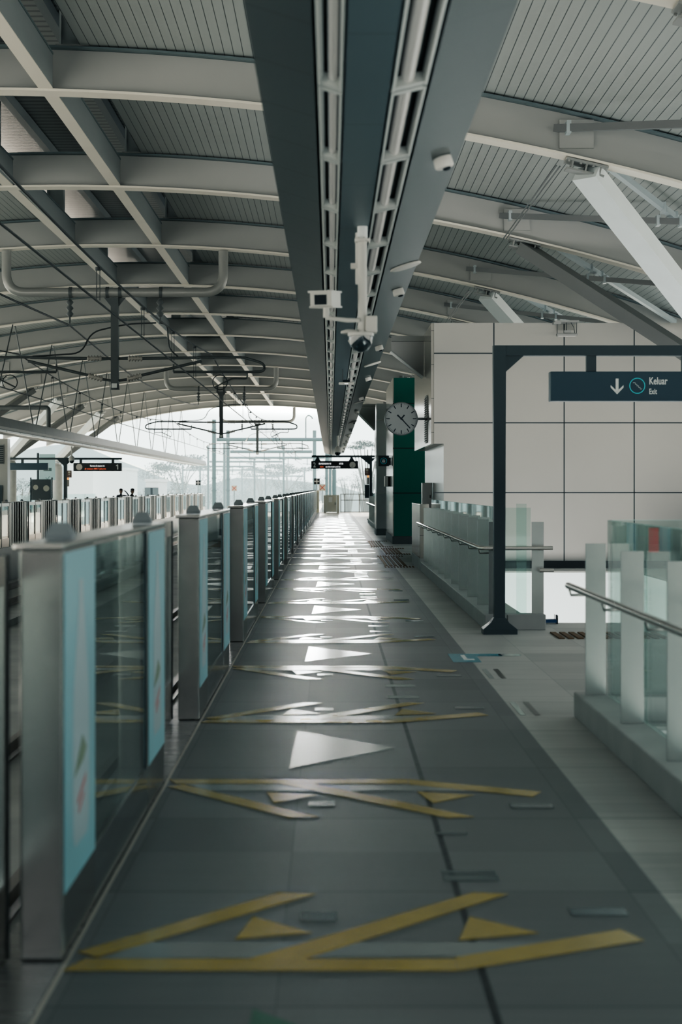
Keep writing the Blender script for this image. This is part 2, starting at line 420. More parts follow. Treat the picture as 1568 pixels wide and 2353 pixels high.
for i, x in enumerate((XC - 2.5 - .55, XC - 2.5 + .55, XC + 2.5 - .55, XC + 2.5 + .55)):
    q = MB().prism([(x - .05, -1.12), (x + .05, -1.12), (x + .05, -1.1), (x + .012, -1.08), (x + .012, -1.0), (x + .035, -.99), (x + .035, -.96), (x - .035, -.96), (x - .035, -.99), (x - .012, -1.0), (x - .012, -1.08), (x - .05, -1.1)], -14, 222)
    tag(q.build('running_rail', M['rail']), ['outer rail of the opposite track', 'inner rail of the opposite track', 'inner rail of the near track', 'outer rail of the near track beside the screen doors'][i], 'rail', 'rails of the two tracks')
mb = MB(); mb.box(-600, 600, -200, 900, -9.2, -9.0)
struct(mb.build('ground', M['far_ground']))
# steel edge strip along the screens
mb = MB(); mb.box(XF + .004, XF + .015, 1.0, 88.5, 0.0, 0.006); struct(mb.build('trim_1', M['trim']))
mb = MB(); mb.box(-1.02, XF - .001, -5, 88.5, 0.0, 0.004); struct(mb.build('trim_2', M['sill']))
# platform edge parapet on the right
mb = MB(); mb.box(PLX - .15, PLX, -14, 89.5, 0, 1.05); struct(mb.build('wall_right', M['stone']))

# ------------------------------------------------------------------ roof deck
def arch_strip(mb, x0, x1, y0, y1, dz, th, n):
    xs = [x0 + (x1 - x0) * i / n for i in range(n + 1)]
    poly = [(x, zb(x) + dz) for x in xs] + [(x, zb(x) + dz + th) for x in reversed(xs)]
    vs = [(p[0], y0, p[1]) for p in poly] + [(p[0], y1, p[1]) for p in poly]
    m = len(poly)
    fs = [(i, i + 1, i + 1 + m, i + m) for i in range(m - 1)] + [(m - 1, 0, m, 2 * m - 1)]
    for i in range(n):
        j = 2 * n + 1 - i
        fs.append((i, i + 1, j - 1, j)); fs.append((m + i, m + j, m + j - 1, m + i + 1))
    mb.add(vs, fs)
VX0, VX1 = -6.42, -3.52
XR, XL = 9.4, -19.4
RY0, RY1 = RIBY[0] - 0.4, YEND + 0.6
mb = MB(); arch_strip(mb, VX1, XR, RY0, RY1, RH + .03, .12, 40); arch_strip(mb, XL, VX0, RY0, RY1, RH + .03, .12, 40)
struct(mb.build('ceiling', M['deck']))
# raised corrugated roof over the ridge opening
mb = MB()
zt = H + 5.56 + RH + 1.05
mb.box(-8.3, -2.0, RY0, RY1, zt, zt + .06); mb.box(-8.3, -8.25, RY0, RY1, zt - .6, zt); mb.box(-2.05, -2.0, RY0, RY1, zt - .6, zt)
struct(mb.build('ceiling_ridge', M['corr']))

# ------------------------------------------------------------------ ribs
def rib_mesh():
    n = 56
    web, bf, tf = MB(), MB(), MB()
    arch_strip(web, XL + .1, XR - .1, -.05, .05, .035, RH - .07, n)
    arch_strip(bf, XL + .1, XR - .1, -.16, .16, 0, .035, n)
    arch_strip(tf, XL + .1, XR - .1, -.16, .16, RH - .03, .03, n)
    return web, bf, tf
def make_rib():
    r = empty('roof_rib')
    w, b, t = rib_mesh()
    w.build('web', M['rib'], r); b.build('bottom_flange', M['rib_edge'], r); t.build('top_flange', M['rib_top'], r)
    for sgn in (1, -1):
        xc = XC + sgn * 8.42
        g = MB(); z0 = zb(xc) + .15
        g.box(xc - .24, xc + .24, -.09, -.055, z0, z0 + .40)
        g.build('gusset_plate', M['rib'], r)
    return r
rib0 = make_rib()
for i, y in enumerate(RIBY):
    r = rib0 if i == 0 else dup(rib0)
    r.location = (0, y, 0)
    j = i - NB
    if j < -1: lab = 'curved grey roof rib over the camera, %s behind the picture' % ORD[-j - 2]
    elif j == -1: lab = 'curved grey roof rib overhead at the top edge of the photo'
    elif j == 12: lab = 'last curved roof rib at the far open end of the station roof'
    else: lab = 'curved grey roof rib crossing the tracks, %s from the camera' % ordn(j)
    tag(r, lab, 'roof rib', 'curved ribs of the station roof')

# ridge beams between ribs, vent posts, central purlin
def make_ridge():
    o = empty('ridge_beam')
    m_ = MB(); L = RP - .34
    m_.box(-.10, .10, 0, L, .045, .50)
    m_.build('box_section', M['ridge'], o)
    m_ = MB(); m_.box(-.10, .10, 0, L, .03, .0445); m_.build('lit_underside', M['rib_edge'], o)  # thin sheet carrying the painted-in light from below
    t = MB(); t.box(-.11, .11, 0, L, .50, .53); t.build('top_plate', M['rib_top'], o)
    p = MB()
    for z in (.14, .24, .34, .44): p.lathe([(.018, 0), (.018, .02)], 8, (-.07, L - .012, z), 'y')
    p.box(-.1, .1, L - .012, L, .08, .5); p.build('end_plate', M['bracket'], o)
    return o
ridge0 = make_ridge(); first = True
for k in range(len(RIBY) - 1):
    for sx, nm in ((-.99, 'left'), (.99, 'right')):
        o = ridge0 if first else dup(ridge0); first = False
        x = XC + sx
        o.location = (x, RIBY[k] + .165, zb(x) - .0)
        j = k - NB
        lab = ('grey ridge beam, %s of the pair, roof bay %s' % (nm, 'over the camera' if j < -1 else ('at the top edge of the photo' if j == -1 else 'behind the %s rib' % ordn(j))))
        if j < -1: lab = 'grey ridge beam, %s of the pair, roof bay %s behind the camera' % (nm, ORD[-j - 2])
        tag(o, lab, 'ridge beam', 'ridge beams under the roof opening')
def make_ventpost():
    o = empty('hanging_vent_post')
    m_ = MB(); m_.box(-.19, .19, -.02, .02, 0, 1.0); m_.box(-.19, -.165, -.1, .1, 0, 1.0); m_.box(.165, .19, -.1, .1, 0, 1.0)
    m_.build('post_section', M['ridge'], o)
    m_ = MB(); m_.box(-.24, .24, -.12, .12, -.0, .025); m_.build('base_plate', M['bracket'], o)
    return o
vp0 = make_ventpost(); first = True
for k in range(1, len(RIBY)):
    for sx, nm in ((-1.36, 'left'), (1.36, 'right')):
        o = vp0 if first else dup(vp0); first = False
        x = XC + sx; o.location = (x, RIBY[k], zb(x) + RH + .012)
        j = k - NB
        tag(o, 'grey post holding up the ridge roof, %s side, on the %s' % (nm, (REAR[j] if j < 0 else ordn(j)) + ' rib'), 'post', 'posts under the raised ridge roof')
for x, nm in ((XC - .95, 'left'), (XC + .75, 'right')):
    m_ = MB(); m_.box(x - .07, x + .07, RY0, RY1, zt - .22, zt - .02)
    tag(m_.build('hanging_purlin', M['ridge']), 'long grey purlin under the corrugated ridge roof, %s one' % nm, 'purlin', 'purlins under the ridge roof')

# V struts
J = (6.80, 1.58)
def make_strut(m_strut):
    o = empty('roof_strut')
    A = Vector((3.6, 0, zb(3.6) - .14)); B = Vector((J[0], 3.10, H + J[1] + .06))
    t = MB(); t.beam(A, B, .40, .22, up=(0, 0, 1)); t.build('strut_tube', m_strut, o)
    b = MB(); z = zb(3.6)
    sl = math.atan(-2 * .0134 * (3.6 - XC))
    R = Matrix.Translation((3.6, 0, z - .012)) @ Matrix.Rotation(-sl, 4, 'Y')
    b.box(-.30, .30, -.16, .16, -.035, -.004, mtx=R)
    for x in (-.2, 0, .2): b.box(x - .012, x + .012, -.12, .12, -.13, -.035, mtx=R)
    b.box(-.27, .27, -.12, .12, -.155, -.13, mtx=R)
    for x in (-.26, -.09, .09, .26): b.box(x - .015, x + .015, -.15, -.12, -.06, -.035, mtx=R)
    b.build('bracket', M['bracket'], o)
    return o
strA = make_strut(M['strut_white']); strB = make_strut(M['strut_shaded'])
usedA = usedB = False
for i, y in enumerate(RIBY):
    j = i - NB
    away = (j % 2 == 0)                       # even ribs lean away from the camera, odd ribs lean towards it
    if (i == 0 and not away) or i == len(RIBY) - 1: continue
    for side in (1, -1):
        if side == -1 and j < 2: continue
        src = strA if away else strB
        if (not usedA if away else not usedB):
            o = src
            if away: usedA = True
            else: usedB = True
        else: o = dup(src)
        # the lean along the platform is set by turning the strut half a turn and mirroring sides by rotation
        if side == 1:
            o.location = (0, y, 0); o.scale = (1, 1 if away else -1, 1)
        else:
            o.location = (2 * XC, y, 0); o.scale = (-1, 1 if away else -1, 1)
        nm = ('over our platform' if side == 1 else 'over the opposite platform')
        tag(o, '%s roof strut %s, leaning %s the %s rib' % ('pale' if away else 'shade-toned', nm, 'away below' if away else 'towards us below',
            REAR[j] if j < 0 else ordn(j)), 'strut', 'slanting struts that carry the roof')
def make_column():
    o = empty('strut_column')
    m_ = MB(); m_.lathe([(.34, 0), (.34, 2.7), (.26, 2.86)], 20); m_.build('shaft', M['stone'], o)
    m_ = MB(); m_.box(-.22, .22, -.55, .55, 2.862, 2.955); m_.build('head_plate', M['bracket'], o)
    return o
c0 = make_column(); first = True
for i in range(0, len(RIBY) - 1):
    j = i - NB
    if j % 2: continue
    for side in (1, -1):
        if side == -1 and j < 2: continue
        o = c0 if first else dup(c0); first = False
        x = J[0] if side == 1 else 2 * XC - J[0]
        o.location = (x, RIBY[i] + RP / 2, 0 if side == 1 else ZO); 
        if side == -1: o.scale = (1, 1, 1.07)
        tag(o, 'round grey column under the strut pair of the %s rib, %s' % (ordn(j) if j >= 0 else REAR[j], 'our platform' if side == 1 else 'opposite platform'), 'column', 'round columns under the struts')
# bracing rods in the plane of the roof
def make_brace(fwd):
    o = empty('hanging_brace')
    m_ = MB()
    a = Vector((3.15, .14 if fwd else RP - .14, zb(3.15) + .42)); b = Vector((7.9, RP - .14 if fwd else .14, zb(7.9) + .40))
    dz = Vector((0, 0, .07)) if fwd else Vector((0, 0, -.07))
    n = 14; pts = []
    for k in range(n + 1):
        q = a.lerp(b, k / n); q.z = min(q.z, zb(q.x) + .5) if False else q.z
        pts.append(q)
    m_.beam(a + dz, b + dz, .09, .10); m_.build('brace_bar', M['brace_pale'] if fwd else M['brace'], o)
    for t in (.03, .47, .53):
        q = a.lerp(b, t) + dz; c = MB()
        c.box(q.x - .03, q.x + .03, q.y - .09, q.y + .09, q.z - .085, q.z + .085)
        c.build('clamp', M['brace_pale'], o)
    return o
brF, brB = make_brace(True), make_brace(False); uF = uB = False
for k in range(1, len(RIBY) - 1):
    j = k - NB
    for fwd in (True, False):
        if fwd: o = brF if not uF else dup(brF); uF = True
        else: o = brB if not uB else dup(brB); uB = True
        o.location = (0, RIBY[k], 0)
        tag(o, '%s bracing bar across the right roof, bay %s' % ('pale' if fwd else 'dark', 'behind the %s rib' % (REAR[j] if j < 0 else ordn(j))), 'brace', 'bracing bars under the roof')
for k in range(NB, NB + 10, 2):
    m_ = MB(); y = RIBY[k]
    m_.tube([(3.20, y + .15, zb(3.2) - .10), (3.20, y + RP - .1, zb(3.2) - .05)], .012, 6); m_.tube([(3.25, y + .15, zb(3.25) - .10), (3.25, y + RP - .1, zb(3.25) - .05)], .012, 6)
    tag(m_.build('hanging_tie_rod', M['rod']), 'thin twin tie rod from the %s rib bracket to the next rib' % ordn(k - NB), 'tie rod', 'tie rods between strut brackets')

# ------------------------------------------------------------------ light canopy over our platform
CY0, CY1 = 2.0, 80.0
prof = [(-.325, 1.815), (-.07, 1.735), (.062, 1.70), (.250, 1.70), (.43, 1.735), (.70, 1.815)]
Z = lambda h: H + h
cano = empty('light_canopy', (0, 0, 0))
def plate(p, q, th, y0, y1):
    return [(p[0], Z(p[1])), (q[0], Z(q[1])), (q[0], Z(q[1]) + th), (p[0], Z(p[1]) + th)]
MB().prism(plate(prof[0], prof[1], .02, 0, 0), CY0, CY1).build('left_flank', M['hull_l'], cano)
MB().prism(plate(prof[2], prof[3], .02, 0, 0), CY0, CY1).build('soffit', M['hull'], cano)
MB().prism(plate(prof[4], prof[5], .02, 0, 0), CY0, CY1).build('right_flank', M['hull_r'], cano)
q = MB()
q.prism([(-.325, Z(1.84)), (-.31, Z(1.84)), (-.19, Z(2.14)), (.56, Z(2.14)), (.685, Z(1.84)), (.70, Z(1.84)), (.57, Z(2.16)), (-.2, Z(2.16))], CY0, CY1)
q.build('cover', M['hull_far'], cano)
q = MB(); q.prism([(-.325, Z(1.815)), (-.07, Z(1.735)), (.062, Z(1.70)), (.25, Z(1.70)), (.43, Z(1.735)), (.70, Z(1.815)), (.57, Z(2.16)), (-.2, Z(2.16))], CY1, CY1 + .02); q.build('end_plate', M['hull_far'], cano)
q = MB()
for a, b in ((prof[1], prof[2]), (prof[3], prof[4])):
    q.prism([(a[0], Z(a[1]) + .09), (b[0], Z(b[1]) + .09), (b[0], Z(b[1]) + .10), (a[0], Z(a[1]) + .10)], CY0, CY1)
q.build('channel_back', M['dark_in'], cano)
tag(cano, 'long dark teal canopy with two rows of strip lights above our platform', 'canopy')
LP = 1.44
def make_strip(a, b, nm):
    o = empty('strip_light')
    ax, az = a[0] + .014, Z(a[1]); bx, bz = b[0] - .014, Z(b[1])
    w = math.hypot(bx - ax, bz - az)
    R = Matrix.Translation((ax, 0, az)) @ Matrix.Rotation(-math.atan2(bz - az, bx - ax), 4, 'Y')
    L = LP - .03
    f = MB()
    f.box(0, .012, 0, L, 0, .05, mtx=R); f.box(w - .012, w, 0, L, 0, .05, mtx=R)
    f.box(.012, w - .012, 0, .05, .004, .05, mtx=R); f.box(.012, w - .012, L - .05, L, .004, .05, mtx=R)
    f.build('frame', M['fit_frame'], o)
    t = MB(); r = w * .19
    t.tube([R @ Vector((w * .5, .05, .045)), R @ Vector((w * .5, L - .05, .045))], r, 12); t.build('tube', M['tube'], o)
    g = MB()
    g.box(.012, w - .012, .022, L - .022, .075, .08, mtx=R); g.build('reflector', M['dark_in'], o)
    return o
for a, b, nm in ((prof[1], prof[2], 'left'), (prof[3], prof[4], 'right')):
    p0 = make_strip(a, b, nm)
    for k in range(int((CY1 - CY0 - .4) / LP)):
        o = p0 if k == 0 else dup(p0)
        o.location = (0, CY0 + .33 + k * LP, 0)
        if CY0 + .33 + (k + 1) * LP > CY1: break
        tag(o, 'unlit strip light in the canopy, %s row, %s from the near end' % (nm, ordn(k)), 'strip light', 'strip lights in the %s canopy row' % nm)

# hanger rods of our canopy
for i, y in enumerate(RIBY):
    if y < 5 or y > 80: continue
    m_ = MB()
    for s_ in (-1, 1):
        if y + s_ * 2.6 > 79.5: continue
        m_.tube([(.18, y + s_ * .18, zb(.18) - .005), (.18, y + s_ * 2.6, Z(2.19))], .014, 6)
    tag(m_.build('hanging_rod_pair', M['rod']), 'pair of thin rods hanging our light canopy from the %s rib' % (ordn(i - NB) if i >= NB else 'overhead'), 'hanger rod', 'rods hanging the near canopy')

# speakers and discs on the right flank
def flank_z(x): return Z(1.735 + (x - .43) * (.08 / .27))
tilt = -math.atan2(.08, .27)
sp = empty('ceiling_speaker')
m_ = MB(); m_.lathe([(.050, -.004), (.052, -.055), (.046, -.062), (.02, -.063)], 20); m_.build('housing', M['cam_white'], sp)
m_ = MB(); m_.lathe([(.022, -.0635), (.024, -.072), (.012, -.078)], 14, (.01, 0, 0)); m_.build('sensor', M['cam_dark'], sp)
for k in range(13):
    o = sp if k == 0 else dup(sp)
    o.location = (.60, 8.3 + 5.5 * k, flank_z(.60)); o.rotation_euler = (0, tilt, 0)
    tag(o, 'small round white detector on the canopy right flank, %s from the near end' % ordn(k), 'detector', 'detectors on the canopy flank')
dsk = MB(); dsk.lathe([(.125, -.002), (.13, -.014), (.11, -.02), (.02, -.021)], 28)
d0 = dsk.build('ceiling_disc', M['cam_white'])
for k in range(6):
    o = d0 if k == 0 else dup(d0)
    o.location = (.60, 12.35 + 9.75 * k, flank_z(.60)); o.rotation_euler = (0, tilt, 0)
    tag(o, 'flat white speaker disc flush on the canopy right flank, %s from the near end' % ordn(k), 'speaker', 'speaker discs on the canopy flank')

# camera mast
cm = empty('hanging_camera_mast', (.207, 10.0, 0))
m_ = MB(); m_.lathe([(.029, 2.41), (.029, 3.02)], 20); m_.build('pole', M['cam_white'], cm)
m_ = MB(); m_.lathe([(.033, 3.035), (.033, 3.118)], 20); m_.build('pole_sleeve', M['white'], cm)
m_ = MB(); m_.lathe([(.05, 3.02), (.05, 3.035)], 20); 
for a in range(6): m_.lathe([(.006, 3.012), (.006, 3.045)], 6, (.043 * math.cos(a), .043 * math.sin(a), 0))
m_.build('collar', M['cam_white'], cm)
m_ = MB(); m_.tube([(-.02, -.03, 2.505), (-.10, -.04, 2.505), (-.24, -.05, 2.52)], [.014, .016, .013], 10); m_.tube([(-.235, -.05, 2.52), (-.235, -.05, 2.585)], .02, 10); m_.build('arm', M['cam_white'], cm)
m_ = MB()
R = Matrix.Translation((-.265, -.06, 2.635)) @ Matrix.Rotation(math.radians(-13), 4, 'Z') @ Matrix.Rotation(math.radians(6), 4, 'X')
m_.box(-.07, .07, -.02, .25, -.048, .045, mtx=R); m_.box(-.078, .078, -.05, .26, .045, .058, mtx=R); m_.box(-.078, .078, -.02, .26, -.052, -.04, mtx=R)
m_.build('camera_housing', M['cam_white'], cm)
m_ = MB(); m_.box(-.042, .038, -.024, -.019, -.032, .032, mtx=R); m_.build('camera_lens', M['cam_dark'], cm)
m_ = MB(); m_.bbox(.02, .095, -.05, .05, 2.425, 2.535, .008); m_.build('junction_box', M['cam_white'], cm)
m_ = MB(); m_.lathe([(.085, 2.405), (.085, 2.425)], 24, (-.01, 0, 0)); m_.lathe([(.06, 2.425), (.06, 2.44), (.03, 2.45)], 20, (-.08, .02, 0)); m_.build('dome_mount', M['cam_white'], cm)
m_ = MB(); m_.lathe([(.078, 2.404), (.076, 2.38), (.068, 2.345), (.045, 2.315), (.012, 2.302)], 28, (-.01, 0, 0)); m_.build('dome', M['dome'], cm)
m_ = MB(); m_.tube([(-.085 + .01 * math.cos(a), 0, 2.36 + .01 * a) for a in (0, 1, 2)], .008, 6); m_.build('cable', M['cam_white'], cm)
m_ = MB(); m_.box(-.075, -.03, .1, .14, 2.86, 2.895); m_.lathe([(.016, 2.76), (.016, 3.1)], 12, (-.027, .14, 0)); m_.build('rear_pole', M['cam_white'], cm)
tag(cm, 'white pole hanging from the near canopy with box camera and dome camera', 'camera mast')

def dome_cam(loc, lab, L=.5, grp=None):
    o = empty('hanging_dome_camera', loc)
    m_ = MB(); m_.lathe([(.03, 0), (.03, -L)], 12); m_.build('pole', M['cam_white'], o)
    m_ = MB(); m_.lathe([(.04, -L), (.10, -L - .06), (.115, -L - .16), (.11, -L - .2)], 20); m_.build('hood', M['bracket'] if grp else M['cam_white'], o)
    m_ = MB(); m_.lathe([(.1, -L - .201), (.09, -L - .26), (.04, -L - .31)], 20); m_.build('dome', M['dome'], o)
    return tag(o, lab, 'dome camera')
dome_cam((.235, 50.0, Z(1.695)), 'dome camera on a short pole in front of the departure sign two', .34)
dome_cam((-10.1, 60.0, Z(1.62)), 'dome camera hanging from the opposite canopy beside the sign post', .36)
# emergency lamp under the soffit
el = empty('hanging_emergency_lamp', (.225, 22.0, Z(1.695)))
m_ = MB(); m_.tube([(-.05, 0, 0), (-.05, 0, -.16)], .006, 6); m_.tube([(.05, 0, 0), (.05, 0, -.16)], .006, 6); m_.build('rods', M['wire'], el)
m_ = MB(); m_.bbox(-.11, .11, -.05, .05, -.22, -.185, .01); m_.build('lamp_body', M['cam_white'], el)
m_ = MB(); m_.box(-.05, .05, -.04, .04, -.185, -.155); m_.build('driver_box', M['cam_dark'], el)
m_ = MB(); m_.box(-.025, .025, -.053, -.051, -.215, -.203); m_.build('lens', M['led_white'], el)
tag(el, 'small twin emergency lamp hanging under the middle of the canopy', 'emergency lamp')

# ------------------------------------------------------------------ opposite canopy
oc = empty('light_canopy')
m_ = MB(); X0 = 2 * XC - .70; X1 = 2 * XC + .325
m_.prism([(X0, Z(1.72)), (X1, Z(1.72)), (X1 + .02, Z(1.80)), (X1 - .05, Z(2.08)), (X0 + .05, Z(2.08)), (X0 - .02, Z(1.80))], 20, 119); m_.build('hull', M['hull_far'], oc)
tag(oc, 'long pale grey light canopy above the opposite platform', 'canopy')
s0 = MB(); s0.box(0, .16, 0, 1.9, -.05, -.004, 0); s0.box(.02, .14, .03, 1.87, -.06, -.05, 1)
so = s0.build('hanging_strip_light', [M['fit_frame'], M['tube']])
for k in range(40):
    o = so if k == 0 else dup(so)
    o.location = (X1 - .22, 38 + 2.0 * k, Z(1.72))
    tag(o, 'strip light under the opposite canopy, %s from its near end' % ordn(k), 'strip light', 'strip lights of the opposite canopy')
cs = empty('hanging_canopy_support', (0, 56.0, 0))
m_ = MB(); m_.tube(bend([(-14.6, 0, Z(2.92)), (2 * XC - .33, 0, Z(2.92)), (2 * XC - .33, 0, Z(2.10))], .12, 4), .085, 8); m_.build('bent_bar', M['rod'], cs)
m_ = MB(); m_.box(2 * XC - .48, 2 * XC - .18, -.12, .12, Z(2.081), Z(2.10)); m_.build('foot_plate', M['rod'], cs)
tag(cs, 'dark bent bar holding the opposite canopy, at the left edge of the photo', 'support bar')
for i, y in enumerate(RIBY):
    if y < 38: continue
    m_ = MB()
    for s_ in (-1, 1):
        m_.tube([(2 * XC - .2, y + s_ * .18, zb(.2) - .005), (2 * XC - .2, y + s_ * 3.2, Z(2.13))], .022, 6)
    tag(m_.build('hanging_rod_pair', M['rod']), 'pair of dark rods hanging the opposite canopy from the %s rib' % ordn(i - NB), 'hanger rod', 'rods hanging the opposite canopy')

# ------------------------------------------------------------------ platform screens and doors
PH = 1.254
def make_screen():
    o = empty('platform_screen')
    xb, xf = XF - .13, XF
    for y0, y1 in ((0, .62), (2.14, 2.80)):
        m_ = MB(); m_.bbox(xb, xf, y0, y1, 0.004, PH - .02, .008); p = m_.build('post', M['steel'], o)
        a = MB(); a.box(xf + .0005, xf + .003, y0 + .015, y1 - .015, .2, PH - .03); ad = a.build('advert', M['ad_blue'], o)
        ad['label'] = 'light blue drink advert on the screen'
        yc = (y0 + y1) / 2
        b = MB()
        pr = [(.30, .12), (.34, .15), (.60, .16), (.78, .15), (.95, .09), (1.06, .045), (1.13, .04)]
        poly = [(yc - w, z) for z, w in pr] + [(yc + w, z) for z, w in reversed(pr)]
        b.prism(poly, xf + .0035, xf + .0045, 'x'); b.build('bottle_print', M['ad_white'], ad)
        b = MB(); b.prism([(yc - .14, .52), (yc + .02, .63), (yc + .10, .58), (yc + .04, .55)], xf + .005, xf + .006, 'x'); b.build('leaf_print', M['ad_green'], ad)
        b = MB()
        b.prism([(yc - .08, .44), (yc + .09, .50), (yc + .08, .475), (yc - .07, .42)], xf + .005, xf + .006, 'x')
        b.prism([(yc - .06, .405), (yc + .05, .445), (yc + .05, .43), (yc - .05, .39)], xf + .005, xf + .006, 'x'); b.build('red_print', M['ad_red'], ad)
    m_ = MB(); m_.bbox(xb - .02, xf + .004, -.005, 2.805, PH - .02, PH, .006); m_.build('top_rail', M['steel_b'], o)
    m_ = MB(); m_.box(xf - .02, xf - .008, .62, 2.14, .20, PH - .03); m_.build('glass_pane', M['psd_glass'], o)
    m_ = MB(); m_.box(xf - .03, xf - .001, .62, 2.14, .004, .2); m_.build('kick_plate', M['kick'], o)
    for yg in (.62, 2.115):
        m_ = MB(); m_.box(xf - .03, xf - .004, yg, yg + .025, .2, PH - .03); m_.build('pane_gasket', M['black'], o)
    for y in (.33, 2.47):
        m_ = MB(); m_.add([(-.865 + sx * w, y + sy * w, z) for z, w in ((PH + .002, .042), (PH + .02, .042), (PH + .055, .024)) for sx, sy in ((-1, -1), (1, -1), (1, 1), (-1, 1))],
                          [(0, 3, 2, 1), (8, 9, 10, 11)] + [(a * 4 + i, a * 4 + (i + 1) % 4, a * 4 + 4 + (i + 1) % 4, a * 4 + 4 + i) for a in (0, 1) for i in range(4)])
        m_.build('beacon_cap', M['cap'], o)
    return o
def make_leaf(flip):
    o = empty('sliding_gate')
    x = -.985; y0, y1 = (.012, .975)
    m_ = MB(); m_.box(x - .02, x + .02, y0, y1, .012, .25); m_.build('bottom_panel', M['steel'], o)
    m_ = MB(); m_.box(x - .02, x + .02, y0, y1, 1.13, 1.22); m_.box(x - .02, x + .02, y0, y0 + .05, .25, 1.13); m_.box(x - .02, x + .02, y1 - .05, y1, .25, 1.13); m_.build('frame', M['steel'], o)
    m_ = MB(); m_.box(x - .006, x + .006, y0 + .05, y1 - .05, .25, 1.13); m_.build('glass_pane', M['psd_glass'], o)
    ye = y1 if flip else y0 - .012
    m_ = MB(); m_.box(x - .025, x + .025, ye, ye + .012, .012, 1.22); m_.build('rubber_edge', M['black'], o)
    yn = (y0 + .12) if flip else (y1 - .32)
    m_ = MB(); m_.box(x + .0065, x + .0075, yn, yn + .2, .86, 1.04); m_.build('notice', M['white_notice'], o)
    return o
scr = make_screen(); lfA, lfB = make_leaf(False), make_leaf(True)
for k in range(-1, 18):
    y0 = D0 + DP * k
    a = scr if k == -1 else dup(scr); a.location = (0, y0, 0)
    nth = 'beside the camera' if k == -1 else '%s from the camera' % ordn(k)
    tag(a, 'steel platform screen with blue adverts along our platform edge, %s' % nth, 'platform screen', 'platform screens on our side')
    for s_, src in (('nearer', lfA), ('farther', lfB)):
        b = src if k == -1 else dup(src)
        b.location = (0, y0 + 2.80 + (0 if s_ == 'nearer' else .985), 0)
        tag(b, '%s sliding glass door leaf after the screen %s, our platform edge' % (s_, nth), 'platform door', 'sliding platform doors on our side')
# the opposite screens show their track side: narrow stiles, pale covers, little top brackets
scb = dup(scr)
for (y0, y1, mk_, nm) in ((.03, .16, 'steel_dk', 'back_stile'), (.20, .44, 'steel_pale', 'back_cover'), (.48, .60, 'steel_dk', 'back_stile'), (.70, .80, 'steel_pale', 'back_stile'), (1.02, 1.09, 'steel_dk', 'back_stile'),
                          (1.36, 1.46, 'steel_pale', 'back_stile'), (1.72, 1.79, 'steel_dk', 'back_stile'), (1.98, 2.10, 'steel_pale', 'back_stile'), (2.18, 2.30, 'steel_dk', 'back_stile'), (2.34, 2.60, 'steel_pale', 'back_cover'), (2.66, 2.78, 'steel_dk', 'back_stile')):
    m_ = MB(); m_.box(XF - .17, XF - .135, y0, y1, .02, PH - .03); m_.build(nm, M[mk_], scb)
for y in (.1, 1.4, 2.5):
    m_ = MB(); m_.box(XF - .26, XF - .155, y, y + .22, PH - .028, PH - .004); m_.build('top_bracket', M['white'], scb)
m_ = MB(); m_.box(XF - .05, XF - .035, .62, 2.14, .02, PH - .03); m_.build('back_panel', M['steel_dk'], scb)
for k in range(7, 22):
    y0 = D0 + DP * k
    a = scb if k == 7 else dup(scb); a.location = (2 * XC, y0 + 2.80, ZO); a.rotation_euler = (0, 0, PI)
    tag(a, 'steel platform screen on the opposite platform edge, %s from the left of the photo' % ordn(k - 7), 'platform screen', 'platform screens on the opposite side')
    for s_, src in (('nearer', lfA), ('farther', lfB)):
        b = dup(src); b.location = (2 * XC, y0 + 2.80 + (.985 if s_ == 'nearer' else 1.97), ZO); b.rotation_euler = (0, 0, PI)
        tag(b, '%s door leaf beside the opposite platform screen, %s from the left' % (s_, ordn(k - 7)), 'platform door', 'sliding platform doors on the opposite side')
# end box of our screens, service gate and fence at the end of the platform
eb = empty('end_cabinet', (-.93, 88.7, 0))
m_ = MB(); m_.bbox(0, .28, 0, .5, 0, 1.28, .01); m_.build('cabinet_body', M['gate'], eb)
m_ = MB(); m_.box(.05, .23, -.012, -.002, .2, 1.15); m_.build('cabinet_door', M['cabinet'], eb)
tag(eb, 'olive grey metal end box closing our row of platform screens', 'cabinet')
gt = empty('service_gate', (-.40, 87.6, 0))
m_ = MB(); m_.box(0, .16, 0, .06, 0, 1.0); m_.box(.74, .9, 0, .06, 0, 1.02); m_.box(0.16, .74, 0, .06, .98, 1.02); m_.build('gate_frame', M['gate'], gt)
m_ = MB(); m_.box(.165, .735, .01, .04, .06, .975); m_.build('gate_leaf', M['gate'], gt)
m_ = MB(); m_.box(.29, .50, .004, .008, .60, .90); m_.build('notice', M['white_notice'], gt)
m_ = MB(); m_.box(.66, .69, -.03, .008, .45, .58); m_.build('handle', M['steel_b'], gt)
tag(gt, 'olive grey service gate with a white notice at the platform end', 'gate')
fn = empty('end_fence_railing', (.55, 87.7, 0))
for x in (.03, .26, 1.09, 1.75, 2.6, 3.5): 
    m_ = MB(); m_.box(x - .026, x + .026, -.025, .025, 0, 1.08); m_.build('post', M['bracket'], fn)
m_ = MB()
for z in (.04, .72, 1.06): m_.box(0, 3.6, -.015, .015, z - .022, z + .022)
m_.build('rail_bar', M['bracket'], fn)
m_ = MB()
for k in range(60): m_.box(.03 + .06 * k, .034 + .06 * k, -.002, .002, .055, 1.05)
m_.build('mesh_infill', M['far_steel'], fn)
tag(fn, 'low steel mesh fence across the end of the platform', 'fence')

